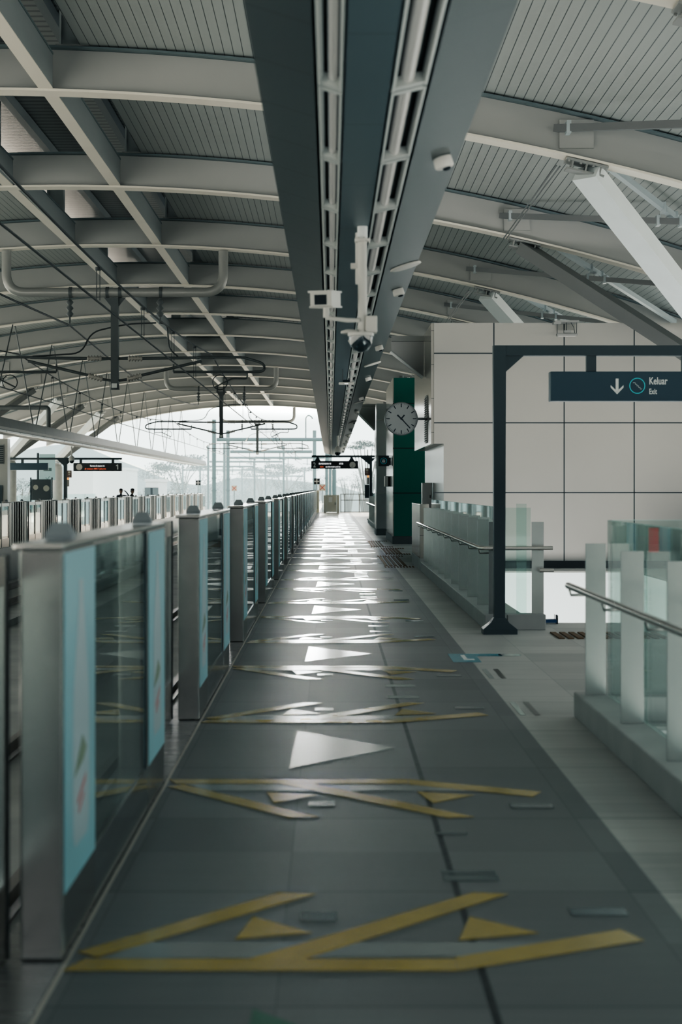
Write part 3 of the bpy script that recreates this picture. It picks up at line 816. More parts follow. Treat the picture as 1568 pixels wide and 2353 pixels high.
# ------------------------------------------------------------------ floor markings
ZT = 0.0015
def poly_flat(mb_, pts, z, mi=0): mb_.prism([(p[0], p[1]) for p in pts], z, z + .001, 'z', mi)
def make_mark():                 # local y = 0 at the base line, opens towards +y
    o = empty('queue_marking')
    m_ = MB()
    b0 = 4.57
    def L(*pp): return [(x, y - b0) for x, y in pp]
    poly_flat(m_, L((-.79, 4.515), (.375, 4.515), (.375, 4.63), (-.74, 4.63)), .0012)
    poly_flat(m_, L((.376, 4.515), (.985, 4.82), (.93, 4.94), (.376, 4.645)), .0012)
    poly_flat(m_, L((-.775, 4.70), (-.705, 4.645), (-.05, 5.37), (-.18, 5.39)), .0012)
    poly_flat(m_, L((-.245, 4.631), (-.075, 4.631), (.62, 5.37), (.50, 5.39)), .0012)
    m_.build('yellow_lines', M['yellow'], o)
    for i, t in enumerate((L((-.30, 4.83), (-.058, 4.90), (-.256, 5.087)), L((.402, 4.82), (.665, 4.90), (.46, 5.087)))):
        m_ = MB(); poly_flat(m_, t, .0012); m_.build('yellow_triangle', M['yellow'], o)
    m_ = MB(); poly_flat(m_, L((-.69, 4.634), (.40, 4.66), (.70, 4.80), (-.58, 4.80)), .0002); m_.build('grey_band', M['tape_grey'], o)
    m_ = MB(); poly_flat(m_, L((.80, 5.10), (.99, 5.10), (.99, 5.19), (.80, 5.19)), .0008)
    poly_flat(m_, L((-.10, 5.04), (.02, 5.04), (.02, 5.14), (-.10, 5.14)), .0008); m_.build('printed_note', M['tape_dark'], o)
    return o
mk = make_mark()
for k in range(0, 17):
    y0 = D0 + DP * k
    for which in (0, 1):
        o = mk if (k == 0 and which == 0) else dup(mk)
        o.location = (0, y0 - .03 if which == 0 else y0 + 2.83, ZT)
        if which == 1: o.scale = (1, -1, 1)
        tag(o, 'yellow queue marking on the floor at the %s end of the %s screen' % ('near' if which == 0 else 'far', ordn(k)), 'floor marking', 'yellow queue markings along our platform')
tri = MB(); poly_flat(tri, [(-.212, -.6), (.353, 0.0), (-.194, .6)], 0)
t0 = tri.build('floor_triangle', M['tape_white'])
for k in range(0, 17):
    o = t0 if k == 0 else dup(t0)
    o.location = (0, D0 + DP * k + 3.785, ZT)
    tag(o, 'white triangle sticker on the floor before the doors after the %s screen' % ordn(k), 'floor sticker', 'white triangles on the floor before the doors')
def make_note():
    m_ = MB()
    for (y, h) in ((-.40, .13), (.20, .13)):
        m_.box(0, .21, y, y + h, 0, .001)
    return m_.build('floor_notice', M['tape_white'])  # dark stickers coloured white to paint in the floor glare
n0 = make_note()
nd = MB(); nd.box(0, .2, -.45, -.36, 0, .001); nd.box(0, .2, -.34, -.3, 0, .001); nd.box(0.02, .15, .3, .34, 0, .001)
n1 = nd.build('floor_notice', M['tape_dark'])
tag(n1, 'dark printed notice on the floor right of the first screen', 'floor sticker'); n1.location = (.41, 6.0, ZT)
for k in range(1, 15):
    o = n0 if k == 1 else dup(n0)
    o.location = (.39, D0 + DP * k + 1.40, ZT)
    tag(o, 'pair of glare-whitened note strips on the floor beside the %s screen' % ordn(k), 'floor sticker', 'white note strips on the floor')
em = MB(); em.box(0, .035, -.3, .3, 0, .001, 0); em.box(.09, .125, -.3, .3, 0, .001, 1)
e0 = em.build('edge_mark', [M['tape_white'], M['tape_brown']])
for k, y in enumerate((9.9, 11.75)):
    o = e0 if k == 0 else dup(e0); o.location = (1.185, y, ZT)
    tag(o, 'short white and brown line pair on pale floor, %s' % ('nearer one' if k == 0 else 'farther one beside the blue sticker'), 'floor marking', 'line pairs at the floor edge')
bs = empty('floor_arrow_sticker', (1.19, 12.87, ZT))
m_ = MB(); m_.box(-.19, .04, -.35, .28, 0, .001); m_.box(.04, .26, .10, .28, 0, .001); m_.build('blue_field', M['sticker_blue'], bs)
m_ = MB(); poly_flat(m_, [(-.09, -.2), (-.055, -.2), (-.055, .18), (-.09, .18)], .0012); poly_flat(m_, [(-.055, -.2), (0, -.2), (0, -.12), (-.055, -.12)], .0012); m_.build('white_print', M['white_notice'], bs)
m_ = MB(); m_.lathe([(.10, 0), (.10, .001)], 20, (.33, .19, 0)); m_.build('pale_disc', M['tape_white'], bs)
tag(bs, 'light blue floor sticker with a white mark on the pale tiles', 'floor sticker')
gs = MB(); poly_flat(gs, [(-.215, 3.9), (.0, 3.9), (-.06, 4.03), (-.212, 4.19)], 0)
tag(gs.build('green_sticker', M['sticker_green'], None, (0, 0, ZT)), 'dark green sticker corner on the floor nearest the camera', 'floor sticker')

# tactile paving
def tactile(x0, x1, y0, y1, lab, n, dots=True):
    o = empty('tactile_strip', (0, 0, 0))
    m_ = MB(); w = (x1 - x0) / n
    for k in range(n): m_.box(x0 + k * w + w * .2, x0 + k * w + w * .8, y0, y1, .0003, .012)
    m_.build('guide_bars', M['tactile'], o)
    if dots:
        m_ = MB()
        for yy in (y0 - .5, y1 + .12):
            for k in range(10): m_.box(x0 + k * .055, x0 + k * .055 + .028, yy, yy + .38, .0003, .012)
        m_.build('warning_studs', M['tactile'], o)
    return tag(o, lab, 'tactile strip', 'bronze tactile strips on the floor')
tactile(.97, 1.40, 27.9, 31.6, 'bronze tactile bars on the floor beside the end of the glass railing', 5)
tactile(1.18, 1.55, 33.2, 35.6, 'bronze tactile bars in front of the green column', 5)
tactile(.97, 1.30, 37.2, 40.6, 'bronze tactile bars left of the green column', 5)
tactile(2.13, 3.2, 14.45, 15.05, 'bronze tactile strip in front of the stairwell opening', 12, False)

# ------------------------------------------------------------------ glass railings
def railing(name, x, y0, y1, lab, n, ret=None, hx=-.11, far_ret=None):
    o = empty(name)
    m_ = MB(); m_.bbox(x - .06, x + .16, y0, y1, 0, .155, .008)
    if ret: m_.bbox(x + .165, ret, y0, y0 + .22, 0, .155, .008)
    m_.build('plinth', M['stone'], o)
    ys = [y0 + .10 + (y1 - y0 - .25) * k / (n - 1) for k in range(n)]
    for k, y in enumerate(ys):
        m_ = MB(); m_.box(x - .012, x + .112, y - .008, y + .008, .156, 1.08); m_.build('post', M['post_steel'], o)
    for k in range(n - 1):
        m_ = MB(); m_.box(x + .12, x + .135, ys[k] + .01, ys[k + 1] - .01, .157, 1.22); g = m_.build('glass_pane', M['rail_glass'], o)
        e = MB(); e.box(x + .12, x + .135, ys[k] + .01, ys[k + 1] - .01, 1.2205, 1.223); e.build('pane_edge', M['glass_edge'], g)
    if ret:
        m_ = MB(); m_.box(ret - .13, ret - .01, y0 + .09, y0 + .106, .156, 1.08); m_.build('post', M['post_steel'], o)
        m_ = MB(); m_.box(x + .14, ret - .14, y0 + .1, y0 + .113, .157, 1.22); m_.build('glass_pane', M['rail_glass'], o)
        m_ = MB(); m_.box(ret - .28, ret - .18, y0 + .12, y0 + .135, .157, 1.26); m_.build('glass_pane', M['rail_glass'], o)
    if far_ret:
        m_ = MB(); m_.bbox(x + .165, far_ret, y1 - .22, y1, 0, .155, .008); m_.build('plinth_return', M['stone'], o)
        m_ = MB(); m_.box(x + .15, far_ret, y1 - .12, y1 - .107, .157, 1.22); g = m_.build('glass_pane', M['rail_glass'], o)
        e = MB(); e.box(x + .15, far_ret, y1 - .12, y1 - .107, 1.2205, 1.223); e.build('pane_edge', M['glass_edge'], g)
        for xx in (x + .72, x + 1.6):
            m_ = MB(); m_.box(xx, xx + .016, y1 - .1, y1 - .0, .156, 1.08); m_.build('post', M['post_steel'], o)
    pts = [(x + hx, y1 - .1, .82), (x + hx, y0 + .0, .82)]
    if ret: pts = [(x + hx, y1 - .1, .82), (x + hx, y0 + .0, .82), (x + hx + .02, y0 - .04, .82), (x + hx + .06, y0 - .05, .82), (ret + .06, y0 - .05, .82)]
    m_ = MB(); m_.tube(pts, .021, 12); h = m_.build('handrail', M['steel_b'], o)
    for y in ys:
        m_ = MB(); m_.tube([(x + hx, y, .805), (x + hx + .01, y, .765), (x - .012, y, .765)], .009, 6); m_.build('handrail_bracket', M['steel'], h)
    if ret:
        m_ = MB(); m_.tube([(ret - .07, y0 - .05, .60), (ret + .07, y0 - .05, .60)], .02, 12); m_.build('lower_handrail', M['steel_b'], o)
        m_ = MB(); m_.tube([(ret - .05, y0 + .09, .58), (ret - .05, y0 - .05, .585)], .009, 6); m_.tube([(ret - .05, y0 + .09, .8), (ret - .05, y0 - .05, .805)], .009, 6); m_.build('handrail_bracket', M['steel'], o)
    return tag(o, lab, 'railing')
railing('glass_railing', 1.60, 15.35, 26.4, 'glass and steel stair railing behind the dark sign post, beside the panel wall', 10, ret=2.15)
railing('glass_railing', 1.57, .2, 9.55, 'glass and steel stair railing nearest the camera at the right edge', 9, far_ret=3.6)
railing('glass_railing', 1.58, 47.8, 63.0, 'far glass stair railing beyond the grey column', 13)
ps = empty('railing_notice', (1.98, 9.428, 1.10)); m_ = MB(); m_.box(-.03, .03, -.004, -.001, -.075, .075); m_.build('red_card', M['pink'], ps)
tag(ps, 'small red notice stuck on the near railing glass', 'notice')

# ------------------------------------------------------------------ stair house with the panel wall
WY, WX, WZ = 27.2, 1.83, H + 2.915
mb = MB()
mb.box(WX, PLX - .2, WY, WY + 5.4, 2.2, WZ)                      # upper body, overhangs on its left side
mb.box(WX + .17, PLX - .2, WY, WY + 5.4, 0, 2.2)
struct(mb.build('wall_panel_house', M['panel']))
jm = MB()
for v in (812, 971.5, 1132, 1292): 
    z = H + (V0 - v) * WY / F; jm.box(WX - .002, PLX - .2, WY - .004, WY - .001, z - .011, z + .011)
for u in (1135.5, 1297, 1458, 1619): 
    x = (u - U0) * WY / F; z0 = 0.13 if u > 1200 else H + (V0 - 812) * WY / F
    jm.box(x - .011, x + .011, WY - .004, WY - .001, z0 if u != 1135.5 else z0, WZ)
jm.box(WX - .003, WX - .001, WY + 1.7, WY + 1.72, 2.2, WZ); jm.box(WX - .003, WX - .001, WY + 3.5, WY + 3.52, 2.2, WZ)
struct(jm.build('trim_3', M['joint']))
cb = MB(); cb.box(WX - .05, WX, WY + .02, WY + 5.4, 2.2, WZ); struct(cb.build('wall_house_side', M['clad']))
sk = MB(); sk.box(WX + .17, PLX - .2, WY - .02, WY - .001, 0, .13); struct(sk.build('baseboard_house', M['joint']))
gr = empty('wall_vent_grille', (WX - .05, WY + 1.0, 0))
m_ = MB(); m_.box(-.02, -.001, 0, .55, 2.25, 3.12); m_.build('grille_frame', M['bracket'], gr)
m_ = MB()
for k in range(20): m_.box(-.03, -.0205, .03, .52, 2.28 + k * .041, 2.30 + k * .041)
m_.build('slats', M['joint'], gr)
tag(gr, 'dark louvred vent grille on the side of the panel wall behind the clock', 'vent grille')
# stone clad pedestal at the end of the railing
pd = empty('railing_pedestal', (1.60, 26.55, 0)); m_ = MB(); m_.bbox(-.06, .1, 0, 2.6, .20, 1.14, .01); m_.build('cladding', M['clad'], pd)
m_ = MB(); m_.box(-.06, .1, 0, 2.6, 0, .2); m_.build('base', M['stone'], pd)
tag(pd, 'low clad pedestal where the glass railing meets the stair house', 'pedestal')
cbx = empty('wall_mounted_cabinet', (1.785, 30.0, .0))
m_ = MB(); m_.bbox(0, .20, 0, .25, .98, 1.52, .008); m_.build('cabinet_body', M['cabinet'], cbx)
m_ = MB(); m_.box(.015, .185, -.008, -.001, 1.0, 1.5); m_.build('cabinet_door', M['steel'], cbx)
m_ = MB(); m_.box(.15, .165, -.016, -.0085, 1.22, 1.28); m_.build('latch', M['black'], cbx)
tag(cbx, 'steel wall cabinet beside the green column, above the railing pedestal', 'cabinet')
# clock
ck = empty('platform_clock', (1.29, 28.1, H + 1.26))
m_ = MB(); m_.lathe([(.30, -.05), (.305, -.03), (.305, .03), (.30, .05)], 48, axis='y'); m_.build('rim', M['clock_rim'], ck)
m_ = MB(); m_.lathe([(.283, -.054), (.283, -.051)], 48, axis='y'); m_.build('face', M['clock_face'], ck)
m_ = MB()
def bar(m_, ang, r0, r1, w, y0=-.0562, y1=-.0545):
    a = math.radians(ang); d = Vector((math.sin(a), math.cos(a))); n_ = Vector((d.y, -d.x))
    p = [d * r0 + n_ * w, d * r1 + n_ * w * 1.0, d * r1 - n_ * w, d * r0 - n_ * w]
    m_.prism([(q.x, q.y) for q in p], y0, y1, 'y')
for k in range(60): bar(m_, k * 6, .262 if k % 5 else .21, .277, .0025 if k % 5 else .009)
m_.build('hour_marks', M['cam_dark'], ck)
m_ = MB(); bar(m_, 312, -.05, .10, .013, -.0585, -.057); bar(m_, 40, -.02, .09, .013, -.0585, -.057); m_.build('hour_hand', M['cam_dark'], ck)
m_ = MB(); bar(m_, 137, -.10, .24, .010, -.0605, -.059); m_.build('minute_hand', M['cam_dark'], ck)
m_ = MB(); m_.tube([(.306, 0, 0), (WX - .052 - 1.29, 0, 0)], .022, 10); m_.lathe([(.06, -.012), (.06, 0)], 14, (WX - .052 - 1.29, 0, 0), 'x'); m_.build('wall_arm', M['clock_rim'], ck)
tag(ck, 'round platform clock with pale face on an arm beside the panel wall', 'clock')
# flood light on the wall top
fl = empty('hanging_floodlight', (4.13, WY - .25, 0))
m_ = MB(); m_.box(-.21, .21, -.1, .248, WZ - .02, WZ + .01); m_.box(-.23, -.1, -.08, .1, WZ - .05, WZ - .02); m_.build('mount_plate', M['bracket'], fl)
m_ = MB()
for x in (-.16, .18): m_.tube([(x, 0, WZ - .02), (x, 0, WZ - .22)], .006, 6)
m_.tube([(0, 0, WZ - .02), (0, 0, WZ - .17)], .008, 6); m_.tube([(.08, 0, WZ - .02), (.13, 0, WZ - .1), (.16, 0, WZ - .25)], .006, 6); m_.build('rods', M['wire'], fl)
m_ = MB(); m_.bbox(-.17, .19, -.06, .06, WZ - .26, WZ - .21, .012); m_.box(-.04, .08, -.04, .04, WZ - .21, WZ - .16); m_.build('lamp_body', M['bracket'], fl)
m_ = MB(); m_.box(-.15, .16, -.055, .055, WZ - .268, WZ - .261); m_.build('lens', M['tube'], fl)
tag(fl, 'small floodlight hanging from the top edge of the panel wall', 'floodlight')

# canopy support brackets
def canopy_bracket(xw, y, zt_, lab, w=.6):
    o = empty('canopy_bracket', (0, y, 0))
    m_ = MB(); m_.box(xw - w, xw - .005, 0, .12, zt_ - .10, zt_); m_.build('top_beam', M['bracket'], o)
    m_ = MB(); m_.prism([(xw - w, zt_ - .105), (xw - .006, zt_ - .105), (xw - .006, zt_ - .78), (xw - w, zt_ - .30)], .05, .07); m_.build('web_panel', M['rib'], o)
    m_ = MB(); m_.tube([(xw - w - .02, .04, zt_ - .30), (xw - .03, .04, zt_ - .79)], .028, 12); m_.build('brace_tube', M['white'], o)
    return tag(o, lab, 'bracket')
canopy_bracket(WX - .052, WY + 2.0, WZ - .03, 'triangular bracket reaching left from the panel wall to the light canopy', .62)
canopy_bracket(1.36, 46.3, H + 2.52, 'triangular bracket reaching left from the grey column to the canopy', .50)

# green lift column, grey column
gc = MB(); gc.box(1.60, 3.6, 38.9, 43.5, .20, H + 2.78); struct(gc.build('wall_lift_front', M['green']))
gs_ = MB(); gs_.box(1.575, 1.5995, 38.9, 43.5, .20, H + 2.78); struct(gs_.build('wall_lift_side', M['clad']))
gj = MB()
for v in (927, 1030, 1133): 
    z = H + (V0 - v) * 38.9 / F; gj.box(1.575, 3.6, 38.895, 38.899, z - .012, z + .012)
struct(gj.build('trim_4', M['joint']))
gk = MB(); gk.box(1.565, 3.61, 38.89, 43.51, 0, .195); struct(gk.build('baseboard_lift', M['skirt']))
cc = MB(); cc.box(1.37, 1.72, 46.0, 47.7, .20, H + 2.52); struct(cc.build('wall_grey_column', M['grey_panel']))
cj = MB()
for v in (965, 1048, 1133): 
    z = H + (V0 - v) * 46 / F; cj.box(1.37, 1.72, 45.995, 45.999, z - .012, z + .012)
cj.box(1.366, 1.3695, 46.0, 47.7, 0, H + 2.52); struct(cj.build('trim_5', M['clad']))
ck2 = MB(); ck2.box(1.365, 1.725, 45.99, 47.7, 0, .195); struct(ck2.build('baseboard_column', M['skirt']))
ls = empty('lift_sign', (1.38, 40.0, H + .70))
m_ = MB(); m_.box(-.14, .14, -.03, .03, -.14, .14); m_.box(.14, .19, -.02, .02, -.11, .09); m_.build('sign_panel', M['frame'], ls)
m_ = MB()
n_ = 32; m_.tube([(.078 * math.cos(2 * PI * k / n_), -.032, .078 * math.sin(2 * PI * k / n_)) for k in range(n_)], .004, 6, closed=True); m_.build('ring_symbol', M['ring'], ls)
m_ = MB(); m_.box(-.034, .034, -.034, -.031, -.04, -.033); m_.box(-.034, .034, -.034, -.031, .018, .024); m_.box(-.034, -.028, -.034, -.031, -.04, .024); m_.box(.028, .034, -.034, -.031, -.04, .024)
m_.box(-.004, .004, -.034, -.031, -.04, .024)
for x in (-.018, .018): m_.lathe([(.006, -.034), (.006, -.031)], 10, (x, 0, .006), 'y'); m_.box(x - .008, x + .008, -.034, -.031, -.03, -.004)
m_.box(-.02, -.008, -.034, -.031, .03, .042); m_.box(.008, .02, -.034, -.031, .03, .042)
m_.build('lift_symbol', M['letter'], ls)
tag(ls, 'small dark square lift sign on the green column', 'sign')
wb = empty('wall_call_box', (1.43, 40.6, H + .05))
m_ = MB(); m_.bbox(0, .144, 0, .4, -.02, .26, .01); m_.build('box_body', M['white'], wb)
m_ = MB(); m_.box(.09, .135, -.006, -.001, -.01, .25); m_.build('dark_window', M['cam_dark'], wb)
tag(wb, 'white wall box with a dark window on the side of the green column', 'wall box')

# ------------------------------------------------------------------ exit sign frame
ef = empty('exit_sign_frame', (0, 15.0, 0))
for x in (1.645, 5.05):
    m_ = MB(); m_.add([(x + sx * w, sy * d, z) for z, w, d in ((.155, .052, .05), (H + 1.385, .062, .05)) for sx, sy in ((-1, -1), (1, -1), (1, 1), (-1, 1))],
                      [(0, 3, 2, 1), (4, 5, 6, 7)] + [(i, (i + 1) % 4, 4 + (i + 1) % 4, 4 + i) for i in range(4)])
    m_.build('post', M['frame'], ef)
    m_ = MB(); m_.add([(x + sx * w, sy * d, z) for z, w, d in ((0, .165, .11), (.05, .165, .11), (.11, .09, .075), (.155, .06, .055)) for sx, sy in ((-1, -1), (1, -1), (1, 1), (-1, 1))],
                      [(0, 3, 2, 1), (12, 13, 14, 15)] + [(a * 4 + i, a * 4 + (i + 1) % 4, a * 4 + 4 + (i + 1) % 4, a * 4 + 4 + i) for a in range(3) for i in range(4)])
    m_.build('base_foot', M['frame'], ef)
m_ = MB(); m_.box(1.708, 4.987, -.05, .05, H + 1.285, H + 1.385); m_.build('cross_beam', M['frame'], ef)
m_ = MB(); m_.prism([(1.708, H + 1.284), (1.88, H + 1.284), (1.708, H + 1.13)], -.03, .03); m_.prism([(4.986, H + 1.284), (4.81, H + 1.284), (4.986, H + 1.13)], -.03, .03); m_.build('corner_gusset', M['frame'], ef)
for x in (2.54, 3.47):
    m_ = MB(); m_.box(x - .047, x + .047, -.03, .03, H + 1.130, H + 1.284); m_.build('hanger', M['frame'], ef)
sx0, sx1, sz0, sz1 = 2.135, 3.90, H + .842, H + 1.13
m_ = MB(); m_.bbox(sx0, sx1, -.07, .07, sz0, sz1, .006); sp_ = m_.build('sign_panel', M['sign'], ef); sp_['label'] = 'dark blue exit sign panel'
ys = -.073
def sx(u): return (u - U0) * 14.93 / F
def szv(v): return H + (V0 - v) * 14.93 / F
m_ = MB()
m_.box(sx(1415.5), sx(1422), ys, ys + .002, szv(901), szv(870))
m_.prism([(sx(1404), szv(885)), (sx(1404), szv(890.5)), (sx(1418.7), szv(906)), (sx(1433.5), szv(890.5)), (sx(1433.5), szv(885)), (sx(1418.7), szv(899))], ys, ys + .002)
m_.build('arrow_symbol', M['letter'], sp_)
cx_, cz_, rr_ = sx(1465), szv(886.5), 17.3 * 14.93 / F
m_ = MB(); m_.tube([(cx_ + rr_ * math.cos(2 * PI * k / 40), ys, cz_ + rr_ * math.sin(2 * PI * k / 40)) for k in range(40)], .0042, 6, closed=True); m_.build('ring_symbol', M['ring'], sp_)
m_ = MB(); u_, v_ = 1455.5, 879.5
pts = [(u_, v_)]
for k in range(4): pts += [(u_ + 5, v_), (u_ + 5, v_ + 3.6)]; u_ += 3.7; v_ += 3.6
pts.append((u_ + 5.5, v_))
m_.tube([(sx(a), ys, szv(b)) for a, b in pts], .0026, 4); m_.build('stair_symbol', M['letter'], sp_)
text_mesh('lettering_keluar', 'Keluar', .098, M['letter'], sp_, (sx(1492), ys + .001, szv(883)), sx=.68, bold=.0014)
text_mesh('lettering_exit', 'Exit', .076, M['letter'], sp_, (sx(1492), ys + .001, szv(905.5)), sx=.66, bold=.0008)
tag(ef, 'dark steel frame standing by the stair railing with a blue Keluar Exit sign', 'sign frame')

# ------------------------------------------------------------------ train sign frames
def sign_frame(name, xp, y, z0, direction, lab):
    o = empty(name, (xp, y, z0)); d = direction
    m_ = MB(); m_.box(-.06, .06, -.06, .06, .0, 2.86 - z0); m_.box(-.16, .16, -.12, .12, 0, .06); m_.build('post', M['frame'], o)
    zt2 = 2.86 - z0
    m_ = MB(); xs = sorted((.061 * d if d > 0 else -.061, d * 2.62)); m_.box(xs[0], xs[1], -.045, .045, zt2 - .10, zt2); m_.build('cross_beam', M['frame'], o)
    return o, zt2
o, zt2 = sign_frame('departure_sign_frame', 1.78, 68.0, 0, -1, '')
m_ = MB(); m_.prism([(-.061, zt2 - .101), (-.45, zt2 - .101), (-.061, zt2 - .42)], -.03, .03); m_.prism([(.061, zt2 - .12), (.22, zt2 - .12), (.061, zt2 - .28)], -.03, .03); m_.box(-.0, .2, -.045, .045, zt2 - .1, zt2 + .0); m_.build('corner_gusset', M['frame'], o)
for x in (-2.35, -.85):
    m_ = MB(); m_.prism([(x - .05, zt2 - .101), (x + .05, zt2 - .101), (x + .13, zt2 - .25), (x - .13, zt2 - .25)], -.03, .03); m_.build('hanger', M['frame'], o)
m_ = MB(); m_.bbox(-2.64, -.56, -.09, .09, zt2 - .60, zt2 - .25, .01); sg = m_.build('sign_panel', M['screen'], o)
text_mesh('lettering_number', '2', .30, M['letter'], sg, (-2.55, -.095, zt2 - .53), sx=.8)
text_mesh('lettering_line', 'BUNDARAN HI', .10, M['led_white'], sg, (-2.30, -.095, zt2 - .41), sx=.8, bold=.0012)
text_mesh('lettering_time', '07:30', .10, M['led_white'], sg, (-1.40, -.095, zt2 - .41), sx=.8, bold=.0012)
text_mesh('lettering_red', 'item', .10, M['led_red'], sg, (-2.25, -.095, zt2 - .54), sx=.9, bold=.0012)
text_mesh('lettering_run', 'on the train and to', .10, M['led_white'], sg, (-2.0, -.095, zt2 - .54), sx=.85, bold=.0012)
m_ = MB(); m_.lathe([(.135, -.10), (.135, -.091)], 28, (-.81, 0, zt2 - .425), 'y'); m_.build('small_clock_face', M['cam_white'], sg)
m_ = MB(); m_.box(-.815, -.805, -.104, -.101, zt2 - .50, zt2 - .42); m_.box(-.86, -.81, -.104, -.101, zt2 - .50, zt2 - .49); m_.build('small_clock_hands', M['cam_dark'], sg)
tag(o, 'dark steel frame with the platform two departure sign and small clock', 'sign frame')
def stop_plate(loc, lab):
    o = empty('hanging_stop_plate', loc)
    m_ = MB(); m_.box(-.11, .11, -.02, .0, -.16, .16); m_.build('plate', M['brown_plate'], o)
    m_ = MB(); m_.box(-.05, .05, -.024, -.021, .04, .12); m_.box(-.035, .035, -.0245, -.0241, -.03, .0); m_.box(-.01, .01, -.0245, -.0241, -.11, -.07); m_.build('train_symbol', M['gate'], o)
    return tag(o, lab, 'plate')
stop_plate((1.61, 67.93, H + .71), 'brown train stop plate on the departure sign post two')
def beacon(loc, lab):
    o = empty('hanging_beacon_lamp', loc)
    m_ = MB(); m_.lathe([(.045, 0), (.045, .07), (.03, .085)], 16); m_.build('orange_lens', M['orange'], o)
    m_ = MB(); m_.box(-.045, .045, -.04, .04, -.30, -.005); m_.build('lamp_body', M['bracket'], o)
    return tag(o, lab, 'beacon lamp')
beacon((1.655, 67.88, H + .46), 'orange beacon lamp on the departure sign post two')
ph = empty('wall_phone_box', (1.59, 67.9, H - .42)); m_ = MB(); m_.bbox(-.08, .12, -.06, .0, -.03, .55, .01); m_.build('box_body', M['frame'], ph)
m_ = MB(); m_.tube([(-.08, -.03, .1), (-.13, -.03, .1), (-.13, -.03, .25), (-.08, -.03, .25)], .012, 6); m_.build('handle', M['steel'], ph)
tag(ph, 'dark help point box on the departure sign post two', 'help point')

o = empty('departure_sign_frame', (2 * XC - 1.78, 68.0, ZO)); zt2 = 2.76 - ZO
m_ = MB(); m_.box(-.08, .08, -.06, .06, 0, zt2); m_.build('post', M['frame'], o)
m_ = MB(); m_.box(-2.55, -.081, -.045, .045, zt2 - .1, zt2); m_.box(.081, 2.5, -.045, .045, zt2 - .1, zt2); m_.build('cross_beam', M['frame'], o)
m_ = MB(); m_.prism([(-.081, zt2 - .101), (-.36, zt2 - .101), (-.081, zt2 - .36)], -.03, .03); m_.prism([(.081, zt2 - .101), (.3, zt2 - .101), (.081, zt2 - .3)], -.03, .03); m_.build('corner_gusset', M['frame'], o)
for x in (-1.9, .68, 2.1):
    m_ = MB(); m_.box(x - .06, x + .06, -.03, .03, zt2 - .24, zt2 - .101); m_.build('hanger', M['frame'], o)
m_ = MB(); m_.bbox(-2.55, -.76, -.07, .07, zt2 - .56, zt2 - .24, .01); b_ = m_.build('blank_sign_panel', M['sign'], o)
m_ = MB(); m_.bbox(.36, 2.5, -.09, .09, zt2 - .60, zt2 - .24, .01); sg = m_.build('sign_panel', M['screen'], o)
m_ = MB(); z_ = zt2 - .53; m_.prism([(2.30, z_), (2.34, z_), (2.34, z_ + .215), (2.305, z_ + .215), (2.24, z_ + .175), (2.25, z_ + .145), (2.30, z_ + .172)], -.096, -.0935); m_.build('lettering_number', M['letter'], sg)
text_mesh('lettering_line', 'Kereta di stasiun ini', .10, M['led_white'], sg, (1.10, -.095, zt2 - .40), sx=.8, bold=.0008)
text_mesh('lettering_run', 'di stasiun MRT Jakarta', .095, M['led_red'], sg, (.86, -.095, zt2 - .53), sx=1.1, bold=.0008)
m_ = MB(); m_.lathe([(.14, -.10), (.14, -.091)], 28, (.62, 0, zt2 - .42), 'y'); m_.build('small_clock_face', M['cam_white'], sg)
tag(o, 'dark steel frame with the platform one departure sign, opposite platform', 'sign frame')
stop_plate((2 * XC - 1.60, 67.93, H + .61), 'brown train stop plate on the departure sign post one')
beacon((2 * XC - 1.64, 67.88, H + .36), 'orange beacon lamp on the departure sign post one')

